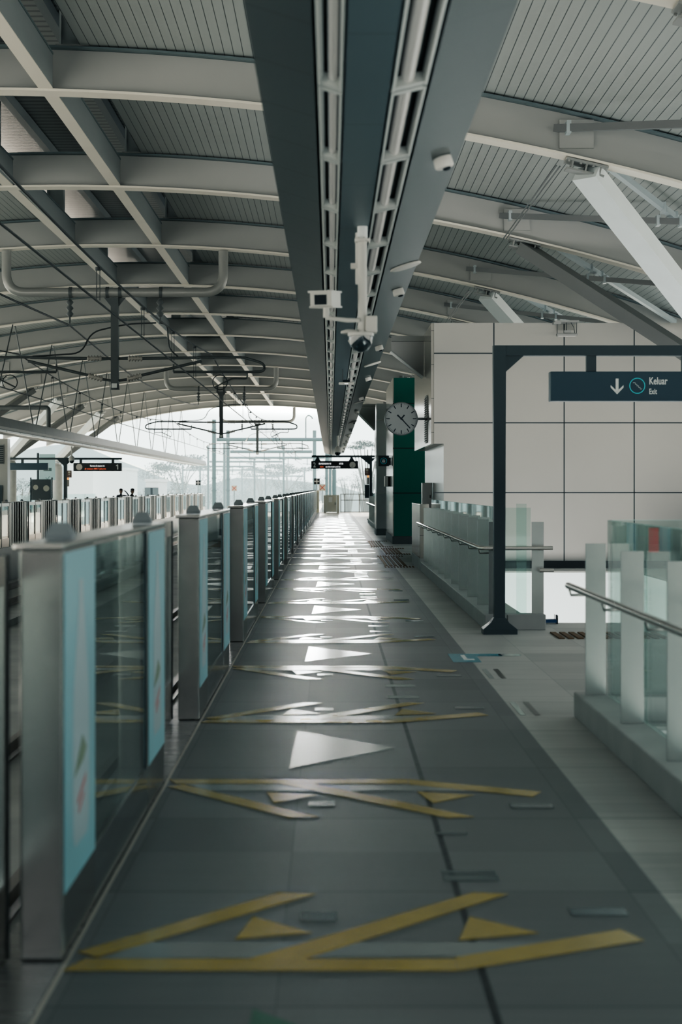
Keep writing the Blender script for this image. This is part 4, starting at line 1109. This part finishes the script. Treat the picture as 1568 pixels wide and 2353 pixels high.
# ------------------------------------------------------------------ overhead line inside the station
def disc_ins(m_, a, b, n, r):
    a, b = Vector(a), Vector(b)
    pts, rs = [], []
    for k in range(2 * n + 1):
        pts.append(a.lerp(b, k / (2 * n))); rs.append(r if k % 2 else r * .4)
    m_.tube(pts, rs, 10)
def make_portal():
    o = empty('hanging_drop_frame')
    zp = H + 4.50; zt_ = zb(XC + 2.5) - .013
    m_ = MB(); m_.tube(bend([(XC - 2.5, 0, zt_), (XC - 2.5, 0, zp), (XC + 2.5, 0, zp), (XC + 2.5, 0, zt_)], .45, 8), .11, 16); m_.build('pipe_frame', M['pipe'], o)
    m_ = MB(); m_.box(XC - .085, XC + .085, -.085, .085, H + 2.38, zp - .125); m_.prism([(XC - .25, zp - .12), (XC + .25, zp - .12), (XC + .06, zp - .36), (XC - .06, zp - .36)], -.02, .02)
    m_.lathe([(.11, H + 2.26), (.10, H + 2.30), (.10, H + 2.38)], 12, (XC, 0, 0)); m_.build('drop_post', M['mast'], o)
    m_ = MB(); m_.box(XC - .06, XC + .06, -.1, -.09, H + 2.30, H + 2.40); m_.build('number_plate', M['white_notice'], o)
    for x in (XC - 1.02, XC - .17, XC + .12, XC + 1.06):
        m_ = MB(); m_.lathe([(.13, -.035), (.13, .035)], 14, (x, 0, zp), 'x'); m_.build('pipe_clamp', M['mast'], o)
    for s_ in (-1, 1):
        x = XC + s_ * 1.04
        m_ = MB(); disc_ins(m_, (x, 0, zp - .16), (x, 0, zp - .56), 3, .09); m_.tube([(x, 0, zp - .12), (x, 0, zp - .72)], .02, 6); m_.build('post_insulator', M['mast'], o)
        hu, hl = H + 2.98, H + 2.57
        a = empty('cantilever_arm'); a.parent = o
        m_ = MB(); m_.tube([(XC + s_ * .09, 0, hu), (XC + s_ * .3, 0, hu)], .03, 8); m_.tube([(XC + s_ * .62, 0, hu), (XC + s_ * 1.95, 0, hu + .02)], .034, 8)
        m_.tube([(XC + s_ * .09, 0, hl - .10), (XC + s_ * .28, 0, hl - .07)], .03, 8); m_.tube([(XC + s_ * .60, 0, hl + .02), (XC + s_ * 2.0, 0, hu - .06)], .034, 8)
        m_.tube(bend([(XC + s_ * 1.9, 0, hu + .03), (XC + s_ * 2.95, 0, hu + .03), (XC + s_ * 3.45, 0, hu - .12), (XC + s_ * 3.45, 0, hu - .30), (XC + s_ * 3.2, 0, hu - .31), (XC + s_ * 1.35, 0, hu - .31)], .12, 4), .03, 8)
        m_.tube([(XC + s_ * 1.35, 0, hu - .31), (XC + s_ * 1.35, 0, hl + .28)], .02, 6)
        m_.tube(bend([(XC + s_ * 3.05, 0, hu - .31), (XC + s_ * 3.05, 0, hu - .47), (XC + s_ * 2.7, 0, hu - .46), (XC + s_ * 2.3, 0, hu - .66)], .06, 4), .018, 6)
        m_.build('tubes', M['mast'], a)
        m_ = MB(); disc_ins(m_, (XC + s_ * .3, 0, hu), (XC + s_ * .64, 0, hu), 5, .075); m_.build('insulator', M['ins'], a)
        m_ = MB(); disc_ins(m_, (XC + s_ * .28, 0, hl - .07), (XC + s_ * .62, 0, hl + .02), 5, .075); m_.build('insulator', M['ins'], a)
        m_ = MB(); cx = XC + s_ * 2.42; m_.tube([(cx + .17 * math.cos(2 * PI * k / 16), 0, hu - .55 + .17 * math.sin(2 * PI * k / 16)) for k in range(16)], .012, 5, closed=True); m_.build('jumper_loop', M['wire'], a)
    m_ = MB(); m_.tube(bend([(XC + 1.04, 0, zp - .70), (XC + 1.2, 0, zp - .72), (XC + 1.25, 0, zp - 1.3), (XC + 1.45, 0, H + 3.02)], .12, 4), .018, 6)
    m_.tube(bend([(XC + .95, 0, zp - .70), (XC + .3, 0, zp - .72), (XC - .6, 0, zp - .92), (XC - .72, 0, zp - 1.4), (XC - 1.9, 0, H + 3.03)], .3, 5), .018, 6); m_.build('jumper_cable', M['wire'], o)
    return o
pt = make_portal()
for i, (k, lab) in enumerate(((2, 'nearest U shaped pipe frame with drop post and wire arms over the tracks'), (7, 'middle U shaped pipe frame with drop post over the tracks'), (12, 'farthest U shaped pipe frame with drop post at the roof end'))):
    o = pt if i == 0 else dup(pt); o.location = (0, RIBY[k + NB], 0)
    tag(o, lab, 'overhead line frame', 'drop frames of the overhead line')
PY = [RIBY[NB + 2], RIBY[NB + 7], RIBY[NB + 12]]
def catenary(x, hs, hm, y0, y1, sag, n=16):
    return [(x, y0 + (y1 - y0) * k / n, H + hs + (hm - hs) * 0 - sag * 4 * (k / n) * (1 - k / n)) for k in range(n + 1)]
spans = [(PY[0] - 34.5, PY[0]), (PY[0], PY[1]), (PY[1], PY[2]), (PY[2], 150)]
for s_, nm in ((-1, 'opposite'), (1, 'near')):
    xw = XC + s_ * 2.22
    pts = []
    for a, b in spans: pts += catenary(xw, 3.08, 0, a, b, .45)[(1 if pts else 0):]
    m_ = MB(); m_.tube(pts, .016, 6); tag(m_.build('hanging_messenger_wire', M['wire']), 'sagging messenger wire over the %s track' % nm, 'wire', 'wires of the overhead line')
    m_ = MB(); m_.tube([(xw, 1, H + 2.2), (xw, 150, H + 2.2)], .014, 6); tag(m_.build('hanging_contact_wire', M['wire']), 'straight contact wire over the %s track' % nm, 'wire', 'wires of the overhead line')
    for i, (a, b) in enumerate(spans[:3]):
        for k in range(1, 8):
            y = a + (b - a) * k / 8
            if y < 14: continue
            zz = H + 3.08 - .45 * 4 * (k / 8) * (1 - k / 8)
            m_ = MB(); m_.tube([(xw - .02, y, H + 2.216), (xw - .02, y, zz - .02)], .005, 5); m_.tube([(xw + .02, y, H + 2.216), (xw + .02, y, zz - .02)], .005, 5); m_.lathe([(.035, -.02), (.035, .02)], 8, (xw, y, zz - .04))
            tag(m_.build('hanging_dropper', M['wire']), 'thin dropper between the wires of the %s track, %s in the %s span' % (nm, ordn(k - 1), ordn(i)), 'dropper', 'droppers of the overhead line')
# slack jumper along the left frame
m_ = MB(); m_.tube(bend([(XC - 1.04, PY[0], H + 3.74), (XC - 1.04, PY[0] - 8, H + 3.50), (XC - 1.04, PY[0] - 20, H + 3.3), (XC - 1.04, 1, H + 3.75)], 3.0, 6), .022, 6)
m_.tube(bend([(XC - 1.04, PY[0], H + 3.74), (XC - 1.04, PY[0] + 10, H + 3.38), (XC - 1.04, PY[0] + 24, H + 3.38), (XC - 1.04, PY[1], H + 3.74)], 4.0, 8), .022, 6)
tag(m_.build('hanging_slack_cable', M['wire']), 'thick slack cable strung between the pipe frame insulators', 'cable')

# ------------------------------------------------------------------ opposite platform
wl = MB(); wl.box(-17.0, -13.0, 61.9, 62.4, ZO, H + 1.98); struct(wl.build('wall_left', M['panel']))
lg = empty('wall_louvre', (-13.32, 61.86, H + .70)); m_ = MB(); m_.box(-.3, .18, 0, .035, .25, 1.05)
m_.build('louvre_frame', M['bracket'], lg); m_ = MB()
for k in range(9): m_.box(-.28, .16, -.02, -.001, .28 + k * .083, .33 + k * .083)
m_.build('slats', M['joint'], lg); tag(lg, 'dark louvre on the white block at the left edge of the photo', 'vent grille')
dr = MB(); dr.box(-13.9, -13.2, 61.85, 61.89, ZO, H + .1); struct(dr.build('door_1', M['frame']))
pb = empty('poster_board', (-11.47, 61.0, ZO))
for x in (-.42, .42):
    m_ = MB(); m_.lathe([(.03, 0), (.03, 2.05)], 10, (x, 0, 0)); m_.build('leg', M['frame'], pb)
m_ = MB(); m_.bbox(-.385, .385, -.03, .03, 1.15, 1.98, .01); m_.build('board', M['win'], pb)
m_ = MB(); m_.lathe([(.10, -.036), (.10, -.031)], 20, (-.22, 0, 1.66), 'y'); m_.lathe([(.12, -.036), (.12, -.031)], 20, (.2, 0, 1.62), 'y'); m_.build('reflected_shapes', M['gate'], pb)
tag(pb, 'dark glossy display board on two posts, opposite platform', 'display board')
bn = empty('hanging_banner', (-12.75, 75, 0)); m_ = MB(); m_.box(-1.45, -.68, 0, .03, H + .38, H + 1.65); m_.build('sheet', M['banner'], bn)
m_ = MB(); m_.lathe([(.06, ZO), (.06, H + 1.7)], 10, (-1.52, 0, 0)); m_.build('pole', M['frame'], bn)
m_ = MB(); m_.box(-1.25, -.85, -.006, -.001, H + .82, H + .97); m_.tube([(-1.14, -.006, H + .5), (-1.05, -.006, H + .42), (-.95, -.006, H + .56)], .012, 4); m_.build('print', M['far_steel'], bn)
tag(bn, 'pale blue banner on a dark pole at the back of the opposite platform', 'banner')
# glazed low back wall of the opposite platform
bw = MB(); bw.box(-17.2, -17.1, 20, 112, ZO, 1.0); struct(bw.build('wall_opposite_back', M['rail_glass']))

def person(loc, rz, lab, cap, arm_up, shirt):
    root = empty('person', loc, rz)
    bm = bmesh.new(); lay = bm.verts.layers.skin.verify()
    V = {}
    def vert(n_, co, r):
        v = bm.verts.new(co); v[lay].radius = r if isinstance(r, tuple) else (r, r); V[n_] = v
    vert('pel', (0, 0, .86), (.15, .11)); v = V['pel']; v[lay].use_root = True
    vert('waist', (0, 0, 1.0), (.135, .10)); vert('chest', (0, .01, 1.18), (.155, .11)); vert('neck0', (0, .0, 1.31), (.07, .065)); vert('neck', (0, -.015, 1.37), (.052, .052)); vert('skull', (0, -.03, 1.42), (.05, .05))
    for a, b in (('pel', 'waist'), ('waist', 'chest'), ('chest', 'neck0'), ('neck0', 'neck'), ('neck', 'skull')): bm.edges.new((V[a], V[b]))
    for s_, n_ in ((-1, 'l'), (1, 'r')):
        vert('hip' + n_, (s_ * .09, 0, .80), .095); vert('knee' + n_, (s_ * .10, -.02, .44), .06); vert('ank' + n_, (s_ * .10, .02, .07), .042); vert('toe' + n_, (s_ * .11, -.14, .03), .032)
        for a, b in (('pel', 'hip' + n_), ('hip' + n_, 'knee' + n_), ('knee' + n_, 'ank' + n_), ('ank' + n_, 'toe' + n_)): bm.edges.new((V[a], V[b]))
        vert('sh' + n_, (s_ * .17, .0, 1.26), .058)
        if arm_up and s_ == 1:
            vert('el' + n_, (.40, -.06, 1.22), .042); vert('wr' + n_, (.24, -.10, 1.45), .030); vert('pa' + n_, (.17, -.10, 1.50), (.036, .02))
            tips = [(.10 + .012 * q, -.115 + .02 * q, 1.535 - .004 * q) for q in range(4)]; th = (.15, -.15, 1.50)
        else:
            vert('el' + n_, (s_ * .235, .03, 1.02), .042); vert('wr' + n_, (s_ * .225, -.06, .80), .030); vert('pa' + n_, (s_ * .22, -.075, .72), (.02, .036))
            tips = [(s_ * .215, -.10 + .018 * q, .635 + .006 * abs(q - 1)) for q in range(4)]; th = (s_ * .20, -.13, .69)
        for a, b in (('chest', 'sh' + n_), ('sh' + n_, 'el' + n_), ('el' + n_, 'wr' + n_), ('wr' + n_, 'pa' + n_)): bm.edges.new((V[a], V[b]))
        for q, t_ in enumerate(tips + [th]):
            vert('f%s%d' % (n_, q), t_, .008); bm.edges.new((V['pa' + n_], V['f%s%d' % (n_, q)]))
    me = bpy.data.meshes.new('body'); bm.to_mesh(me); bm.free()
    ob = bpy.data.objects.new('body', me); COL.objects.link(ob); ob.parent = root
    me.materials.append(shirt)
    ob.modifiers.new('skin', 'SKIN').use_smooth_shade = True
    sb = ob.modifiers.new('sub', 'SUBSURF'); sb.levels = 2; sb.render_levels = 2
    m_ = MB()
    hp = [(.02, -.125), (.045, -.118), (.062, -.085), (.075, -.03), (.083, .03), (.078, .075), (.055, .11), (.015, .125)]
    m_.lathe([(r, h) for r, h in hp], 24, (0, -.035, 1.48))
    m_.add([(-.012, -.116, 1.47), (.012, -.116, 1.47), (0, -.138, 1.462), (0, -.116, 1.50)], [(0, 1, 2), (0, 2, 3), (1, 3, 2), (0, 3, 1)])
    for s_ in (-1, 1): m_.lathe([(.01, -.006), (.024, 0), (.01, .006)], 10, (s_ * .083, -.03, 1.475), 'x')
    hd = m_.build('head', M['skin'], root)
    m_ = MB()
    for s_ in (-1, 1): m_.lathe([(.009, -.113), (.009, -.109)], 8, (s_ * .03, 0, 1.495), 'y')
    m_.box(-.022, .022, -.112, -.106, 1.432, 1.437); m_.build('eyes_and_mouth', M['hair'], hd)
    m_ = MB(); m_.lathe([(.088, .02), (.09, .06), (.08, .098), (.05, .125), (.01, .135)], 24, (0, -.028, 1.48)); m_.lathe([(.06, -.07), (.082, -.02), (.086, .03)], 20, (0, -.008, 1.48)); m_.build('hair', M['hair'], hd)
    if cap:
        m_ = MB(); m_.lathe([(.094, .045), (.096, .075), (.085, .112), (.05, .136), (.01, .143)], 24, (0, -.03, 1.48)); m_.prism([(-.07, -.10), (.07, -.10), (.055, -.19), (0, -.205), (-.055, -.19)], 1.522, 1.532, 'z'); m_.build('cap', M['cloth_black'], root)
    return tag(root, lab, 'person')
person((-9.95, 73.0, ZO), math.radians(10), 'person with dark hair raising one arm behind the opposite screens', False, True, M['cloth_dark'])
person((-9.43, 73.0, ZO), math.radians(75), 'person in a dark cap standing behind the opposite screens', True, False, M['cloth_black'])

# ------------------------------------------------------------------ beyond the station
def board(name, u, v, y, kind, lab):
    p = P(u, v, y); o = empty(name, (p.x, y, 0))
    m_ = MB(); m_.lathe([(.025, -1.25), (.025, p.z - .2)], 8); m_.build('pole', M['far_steel'], o)
    s_ = .16; m_ = MB()
    if kind == 'x':
        m_.box(-.2, .2, -.03, 0, p.z - .2, p.z + .2); m_.build('plate', M['gate'], o)
        m_ = MB(); m_.beam((-.15, -.035, p.z - .15), (.15, -.035, p.z + .15), .05, .01, up=(0, 1, 0)); m_.beam((-.15, -.036, p.z + .15), (.15, -.036, p.z - .15), .05, .01, up=(0, 1, 0)); m_.build('cross_mark', M['red'], o)
    else:
        m_.box(-.18, .18, -.03, 0, p.z - .18, p.z + .18); m_.build('plate', M['black'], o)
        m_ = MB(); m_.box(-.16, .16, -.036, -.031, p.z - .02, p.z + .02); m_.box(-.02, .02, -.0365, -.0312, p.z - .16, p.z + .16); m_.build('plus_mark', M['white_notice'], o)
    return tag(o, lab, 'track board')
board('track_board', 455.5, 1109.5, 110, '+', 'black board with white plus on a pole past the opposite platform')
board('track_board', 728.5, 1106, 92, '+', 'black board with white plus on a pole past our platform screens')
board('track_board', 538.5, 1122, 112, 'x', 'square board with a cross on a pole between the tracks')
board('track_board', 741, 1120.5, 96, 'x', 'square board with a red cross beside the service gate')
def portal(y, uA, uB, vbeam, vtop, lab, w=.30, two=True, lamp=False):
    o = empty('catenary_portal', (0, y, 0))
    for u in ((uA, uB) if two else (uA,)):
        p = P(u, vtop, y)
        m_ = MB(); m_.lathe([(w / 2, -2.0), (w / 2, p.z)], 14, (p.x, 0, 0)); ms = m_.build('mast', M['far_steel'], o)
        m_ = MB()
        for z in (p.z - .8, 2.2, 1.2): m_.lathe([(w * .62, z - .04), (w * .62, z + .04)], 14, (p.x, 0, 0))
        m_.build('band', M['far_steel'], ms)
    a, b = P(uA, vbeam, y), P(uB, vbeam, y)
    m_ = MB(); m_.tube([(a.x + w * .6, 0, a.z), (b.x - (w * .6 if two else 0), 0, b.z)], w * .42, 10); m_.build('beam', M['far_steel'], o)
    for t in (.25, .42, .6, .78):
        m_ = MB(); x = a.x + (b.x - a.x) * t
        m_.tube([(x, 0, a.z - w * .42), (x, 0, a.z - .8)], .04, 6); m_.tube([(x - .5, 0, a.z - .62), (x + .6, 0, a.z - .72)], .03, 6)
        m_.build('drop_arm', M['far_steel'], o)
    if lamp:
        q = P(703, 1006, y); t_ = P(703, 955, y)
        m_ = MB(); m_.tube(bend([(q.x, 0, q.z), (q.x, 0, t_.z), (q.x + .45, 0, t_.z + .02), (q.x + .5, 0, t_.z - .15)], .3, 6), .05, 8); m_.build('goose_neck', M['far_steel'], o)
    return tag(o, lab, 'catenary portal', 'catenary portals beyond the station')
portal(122, 492, 752, 1010, 964, 'nearest pale catenary portal beyond the roof, tallest left mast', .34, lamp=True)
portal(140, 524, 723, 1038, 989, 'second pale catenary portal beyond the roof', .34)
portal(165, 516, 760, 1052, 1020, 'third pale catenary portal beyond the roof', .30)
portal(180, 478.5, 652, 1061, 1025, 'fourth pale catenary portal, thin left mast', .26)
portal(205, 460, 585, 1072, 1050, 'fifth pale catenary portal, low and to the left', .26)
portal(235, 420, 610, 1080, 1068, 'sixth pale catenary portal far off in the haze', .26)
portal(270, 556, 700, 1094, 1076, 'farthest pale catenary portal in the haze', .28)
for u, y, vt, lab in ((768, 112, 1080, 'right'), (760, 118, 1072, 'left')):
    p = P(u, vt, y); m_ = MB(); m_.lathe([(.17, -2), (.17, p.z), (.1, p.z + .1)], 12, (p.x, y, 0)); tag(m_.build('end_mast', M['far_steel']), 'thick pale mast behind the service gate, %s one' % lab, 'mast', 'masts behind the service gate')
def tree(u, y, vtop, wpx, lab, kind=0, seed=1):
    rnd = random.Random(seed); p = P(u, vtop, y); w = wpx * y / F; o = empty('tree', (p.x, y, -9)); zt_ = p.z + 9
    m_ = MB(); hgt = zt_ - (w * .5 if kind == 0 else w * .22)
    m_.tube([(0, 0, 0), (.1 * w * .2, 0, hgt * .5), (0, 0, hgt)], [w * .035 + .12, w * .025 + .08, .06], 8)
    nb = 9
    tips = []
    for k in range(nb):
        a = 2 * PI * k / nb + rnd.random(); rr = w * .5 * rnd.uniform(.4, .95)
        z1 = (zt_ - w * rnd.uniform(.12, .75)) if kind == 0 else zt_ - w * rnd.uniform(.04, .24)
        z0 = hgt * rnd.uniform(.45, .75)
        tip = (rr * math.cos(a), rr * math.sin(a), z1); tips.append(tip)
        m_.tube([(0, 0, z0), (tip[0] * .5, tip[1] * .5, (z0 + z1) / 2 + w * .04), tip], [.14, .09, .03], 5)
    m_.build('trunk', M['bark'], o)
    m_ = MB()
    tips.append((0, 0, zt_ - w * .12))
    for tip in tips:
        n_ = 230; rx = w * (.21 if kind == 0 else .22); rz = w * (.16 if kind == 0 else .05)
        for k in range(n_):
            d = Vector((rnd.gauss(0, 1), rnd.gauss(0, 1), rnd.gauss(0, 1))).normalized() * rnd.random() ** .4
            c = Vector((tip[0] + d.x * rx, tip[1] + d.y * rx, min(tip[2] + d.z * rz, zt_)))
            s_ = w * rnd.uniform(.007, .020)
            ax = Vector((rnd.gauss(0, 1), rnd.gauss(0, 1), rnd.gauss(0, 1))).normalized(); b_ = ax.orthogonal().normalized(); c_ = ax.cross(b_)
            m_.add([c + b_ * s_, c + c_ * s_ * .7, c - b_ * s_, c - c_ * s_ * .7], [(0, 1, 2, 3)])
    m_.build('crown', M['leaf'], o)
    return tag(o, lab, 'tree', 'hazy trees beyond the station')
T = [(845, 150, 1012, 95, 'wide spreading hazy tree right of the canopy end', 1), (800, 190, 1094, 45, 'small hazy tree above the end fence', 0), (835, 170, 1078, 60, 'round hazy tree behind the departure sign post', 0),
     (600, 300, 1072, 95, 'flat topped hazy tree behind the catenary masts', 1), (660, 280, 1062, 110, 'broad flat hazy tree left of the last masts', 1), (690, 240, 1095, 70, 'dark round hazy tree low behind the near screens', 0),
     (560, 320, 1090, 90, 'low hazy tree left of the cross board', 0), (640, 260, 1104, 80, 'low round hazy tree in the middle distance', 0), (745, 260, 1092, 60, 'hazy tree behind the platform end gate', 0),
     (420, 252, 1045, 140, 'tall hazy tree right of the departure sign one', 1), (370, 210, 1062, 110, 'large hazy tree behind the two people', 0), (330, 250, 1080, 90, 'mid sized hazy tree behind the departure sign one', 0),
     (470, 280, 1092, 100, 'low hazy tree behind the end of the opposite screens', 0), (50, 120, 1100, 70, 'small pale tree at the left behind the opposite platform', 0), (20, 130, 1108, 60, 'pale shrub like tree at the far left edge', 0), (880, 210, 1060, 80, 'hazy tree hidden behind the grey column', 0)]
for i, t_ in enumerate(T): tree(t_[0], t_[1], t_[2], t_[3], t_[4], t_[5], 11 + i)
def building(u0, u1, v0, y, lab, depth=8, windows=True):
    a, b = P(u0, v0, y), P(u1, v0, y); o = empty('building', (a.x, y, -9)); w = b.x - a.x; h = a.z + 9
    m_ = MB(); m_.box(0, w, 0, depth, 0, h); m_.build('wall', M['far_white'], o)
    m_ = MB(); m_.box(-.1, w + .1, -.1, depth + .1, h + .001, h + .25); m_.build('roof', M['far_white'], o)
    m_ = MB(); 
    n_ = max(2, int(w / 1.6))
    for k in range(n_):
        x = w * (k + .5) / n_; m_.box(x - .35, x + .35, -.03, -.001, h - 2.0, h - .5)
    if windows: m_.build('window', M['win'], o)
    return tag(o, lab, 'building', 'pale buildings beyond the opposite platform')
building(335, 362, 1107, 135, 'small white hut with dark windows past the opposite platform')
building(156, 214, 1068, 140, 'plain white building behind the departure sign one', windows=False)
building(214, 290, 1080, 170, 'pale low building behind the opposite platform screens', 10, windows=False)
hl = MB()
rnd = random.Random(5); n_ = 60
pts = [(-260 + 520 * k / n_, 5 + 5 * math.sin(k * .37) + 3 * math.sin(k * .9 + 1) + rnd.random() * 1.5) for k in range(n_ + 1)]
hl.prism([(-260, -9)] + pts + [(260, -9)], 420, 430); struct(hl.build('hills', M['leaf']))
# haze
hz, nt, out = new_mat('distance_haze')
ab = nt.nodes.new('ShaderNodeVolumeAbsorption'); ab.inputs['Color'].default_value = (0, 0, 0, 1); ab.inputs['Density'].default_value = HZD = 0.0022
em = nt.nodes.new('ShaderNodeEmission'); em.inputs[0].default_value = (0.74, 0.92, 0.95, 1)
HZL = 2.1
em.inputs['Strength'].default_value = HZD * HZL
ad_ = nt.nodes.new('ShaderNodeAddShader'); lk(nt, ab.outputs[0], ad_.inputs[0]); lk(nt, em.outputs[0], ad_.inputs[1]); lk(nt, ad_.outputs[0], out.inputs['Volume'])
m_ = MB(); m_.box(-320, 320, 113, 440, -8.9, 90); o = m_.build('outside_haze', hz); tag(o, 'pale blue morning haze beyond the end of the station', 'haze', kind='stuff')

# small bits near the stairwell
bx = empty('blue_trolley', (2.23, 16.05, 0)); m_ = MB(); m_.box(0, .13, 0, .10, .012, .045); m_.build('tray', M['bluebox'], bx)
m_ = MB(); m_.box(-.012, -.002, 0, .1, 0, .09); m_.box(.132, .145, 0, .1, 0, .09); m_.box(.11, .115, .04, .05, .046, .10); m_.build('end_bracket', M['black'], bx)
tag(bx, 'small blue tray with dark ends on the floor by the stairwell', 'tray')

# ------------------------------------------------------------------ lights
w = bpy.data.worlds.new('world'); sc.world = w; w.use_nodes = True; nt = w.node_tree; nt.nodes.clear()
out = nt.nodes.new('ShaderNodeOutputWorld'); bg = nt.nodes.new('ShaderNodeBackground'); tc = nt.nodes.new('ShaderNodeTexCoord')
s = sep(nt, tc.outputs['Generated'])
up = nt.nodes.new('ShaderNodeMapRange'); up.inputs['From Min'].default_value = -0.05; up.inputs['From Max'].default_value = 0.6; lk(nt, s.outputs[2], up.inputs['Value'])
mix = nt.nodes.new('ShaderNodeMix'); mix.data_type = 'RGBA'; mix.inputs['A'].default_value = (0.97, 1.0, 0.985, 1); mix.inputs['B'].default_value = (0.90, 0.98, 1.05, 1); lk(nt, up.outputs[0], mix.inputs['Factor'])
def mrange(sock, a, b, c, d):
    n = nt.nodes.new('ShaderNodeMapRange'); n.inputs['From Min'].default_value = a; n.inputs['From Max'].default_value = b
    n.inputs['To Min'].default_value = c; n.inputs['To Max'].default_value = d; n.interpolation_type = 'SMOOTHSTEP'; lk(nt, sock, n.inputs['Value']); return n.outputs[0]
SKY = 3.5
front = mrange(s.outputs[1], 0.2, 0.95, 0.0, 1.0)                 # 1 towards the open end
low = mrange(s.outputs[2], 0.02, 0.40, 0.05, 1.0)                 # sky behind the camera dimmed low down to darken steel reflections
rest = math_(nt, 'MULTIPLY', low, 2.7)
# added sky glow behind the far roof edge, shaped for glare on the floor tape
def sq(sock, c, w): return math_(nt, 'POWER', math_(nt, 'DIVIDE', math_(nt, 'SUBTRACT', sock, c), w), 2.0)
glow = math_(nt, 'EXPONENT', math_(nt, 'MULTIPLY', math_(nt, 'ADD', sq(s.outputs[2], 0.071, 0.011), sq(s.outputs[0], -0.012, 0.055)), -1.0))
glow = math_(nt, 'MULTIPLY', math_(nt, 'MULTIPLY', glow, front), 480.0)
lum = math_(nt, 'ADD', math_(nt, 'ADD', math_(nt, 'MULTIPLY', front, SKY), glow), math_(nt, 'MULTIPLY', math_(nt, 'SUBTRACT', 1.0, front), rest))
lk(nt, mix.outputs['Result'], bg.inputs[0]); lk(nt, lum, bg.inputs[1]); lk(nt, bg.outputs[0], out.inputs[0])
def area(name, loc, rot, sx_, sy_, e, col=(1, 1, 1)):
    l = bpy.data.lights.new(name, 'AREA'); l.shape = 'RECTANGLE'; l.size = sx_; l.size_y = sy_; l.energy = e; l.color = col
    o = bpy.data.objects.new(name, l); COL.objects.link(o); o.location = loc; o.rotation_euler = rot; return o
area('stairwell_lamp', (3.7, 19.0, -1.6), (math.radians(80), 0, 0), 2.6, 1.2, 420, (0.97, 1, 1))
area('stairwell_lamp_near', (3.5, 5.0, -1.2), (PI, 0, 0), 2.6, 4.0, 200)
sl = bpy.data.lights.new('sun', 'SUN'); sl.energy = 75.0; sl.angle = math.radians(4); sl.color = (1, 0.90, 0.76)
so_ = bpy.data.objects.new('sun', sl); COL.objects.link(so_); so_.rotation_euler = Vector((-0.30, 0.94, 0.24)).to_track_quat('Z', 'Y').to_euler()

# ------------------------------------------------------------------ look
sc.view_settings.view_transform = 'AgX'
sc.view_settings.look = 'AgX - Medium High Contrast'
sc.view_settings.exposure = 0.22
sc.view_settings.use_curve_mapping = True          # mild grade: cool shadows, warm lights
cm_ = sc.view_settings.curve_mapping; cm_.extend = 'EXTRAPOLATED'
for ci, pp in ((0, ((0.05, 0.045), (0.35, 0.356))), (1, ((0.05, 0.0495), (0.35, 0.347))), (2, ((0.05, 0.052), (0.35, 0.334)))):
    c_ = cm_.curves[ci]
    for p_ in pp: c_.points.new(*p_)
cm_.curves[2].points[-1].location = (1.0, 0.965)
cm_.update()
sc.cycles.max_bounces = 8; sc.cycles.diffuse_bounces = 4; sc.cycles.glossy_bounces = 4; sc.cycles.transparent_max_bounces = 24; sc.cycles.transmission_bounces = 4; sc.cycles.volume_bounces = 0
sc.cycles.use_denoising = True
sc.cycles.sample_clamp_indirect = 4.0
sc.cycles.caustics_reflective = False; sc.cycles.caustics_refractive = False
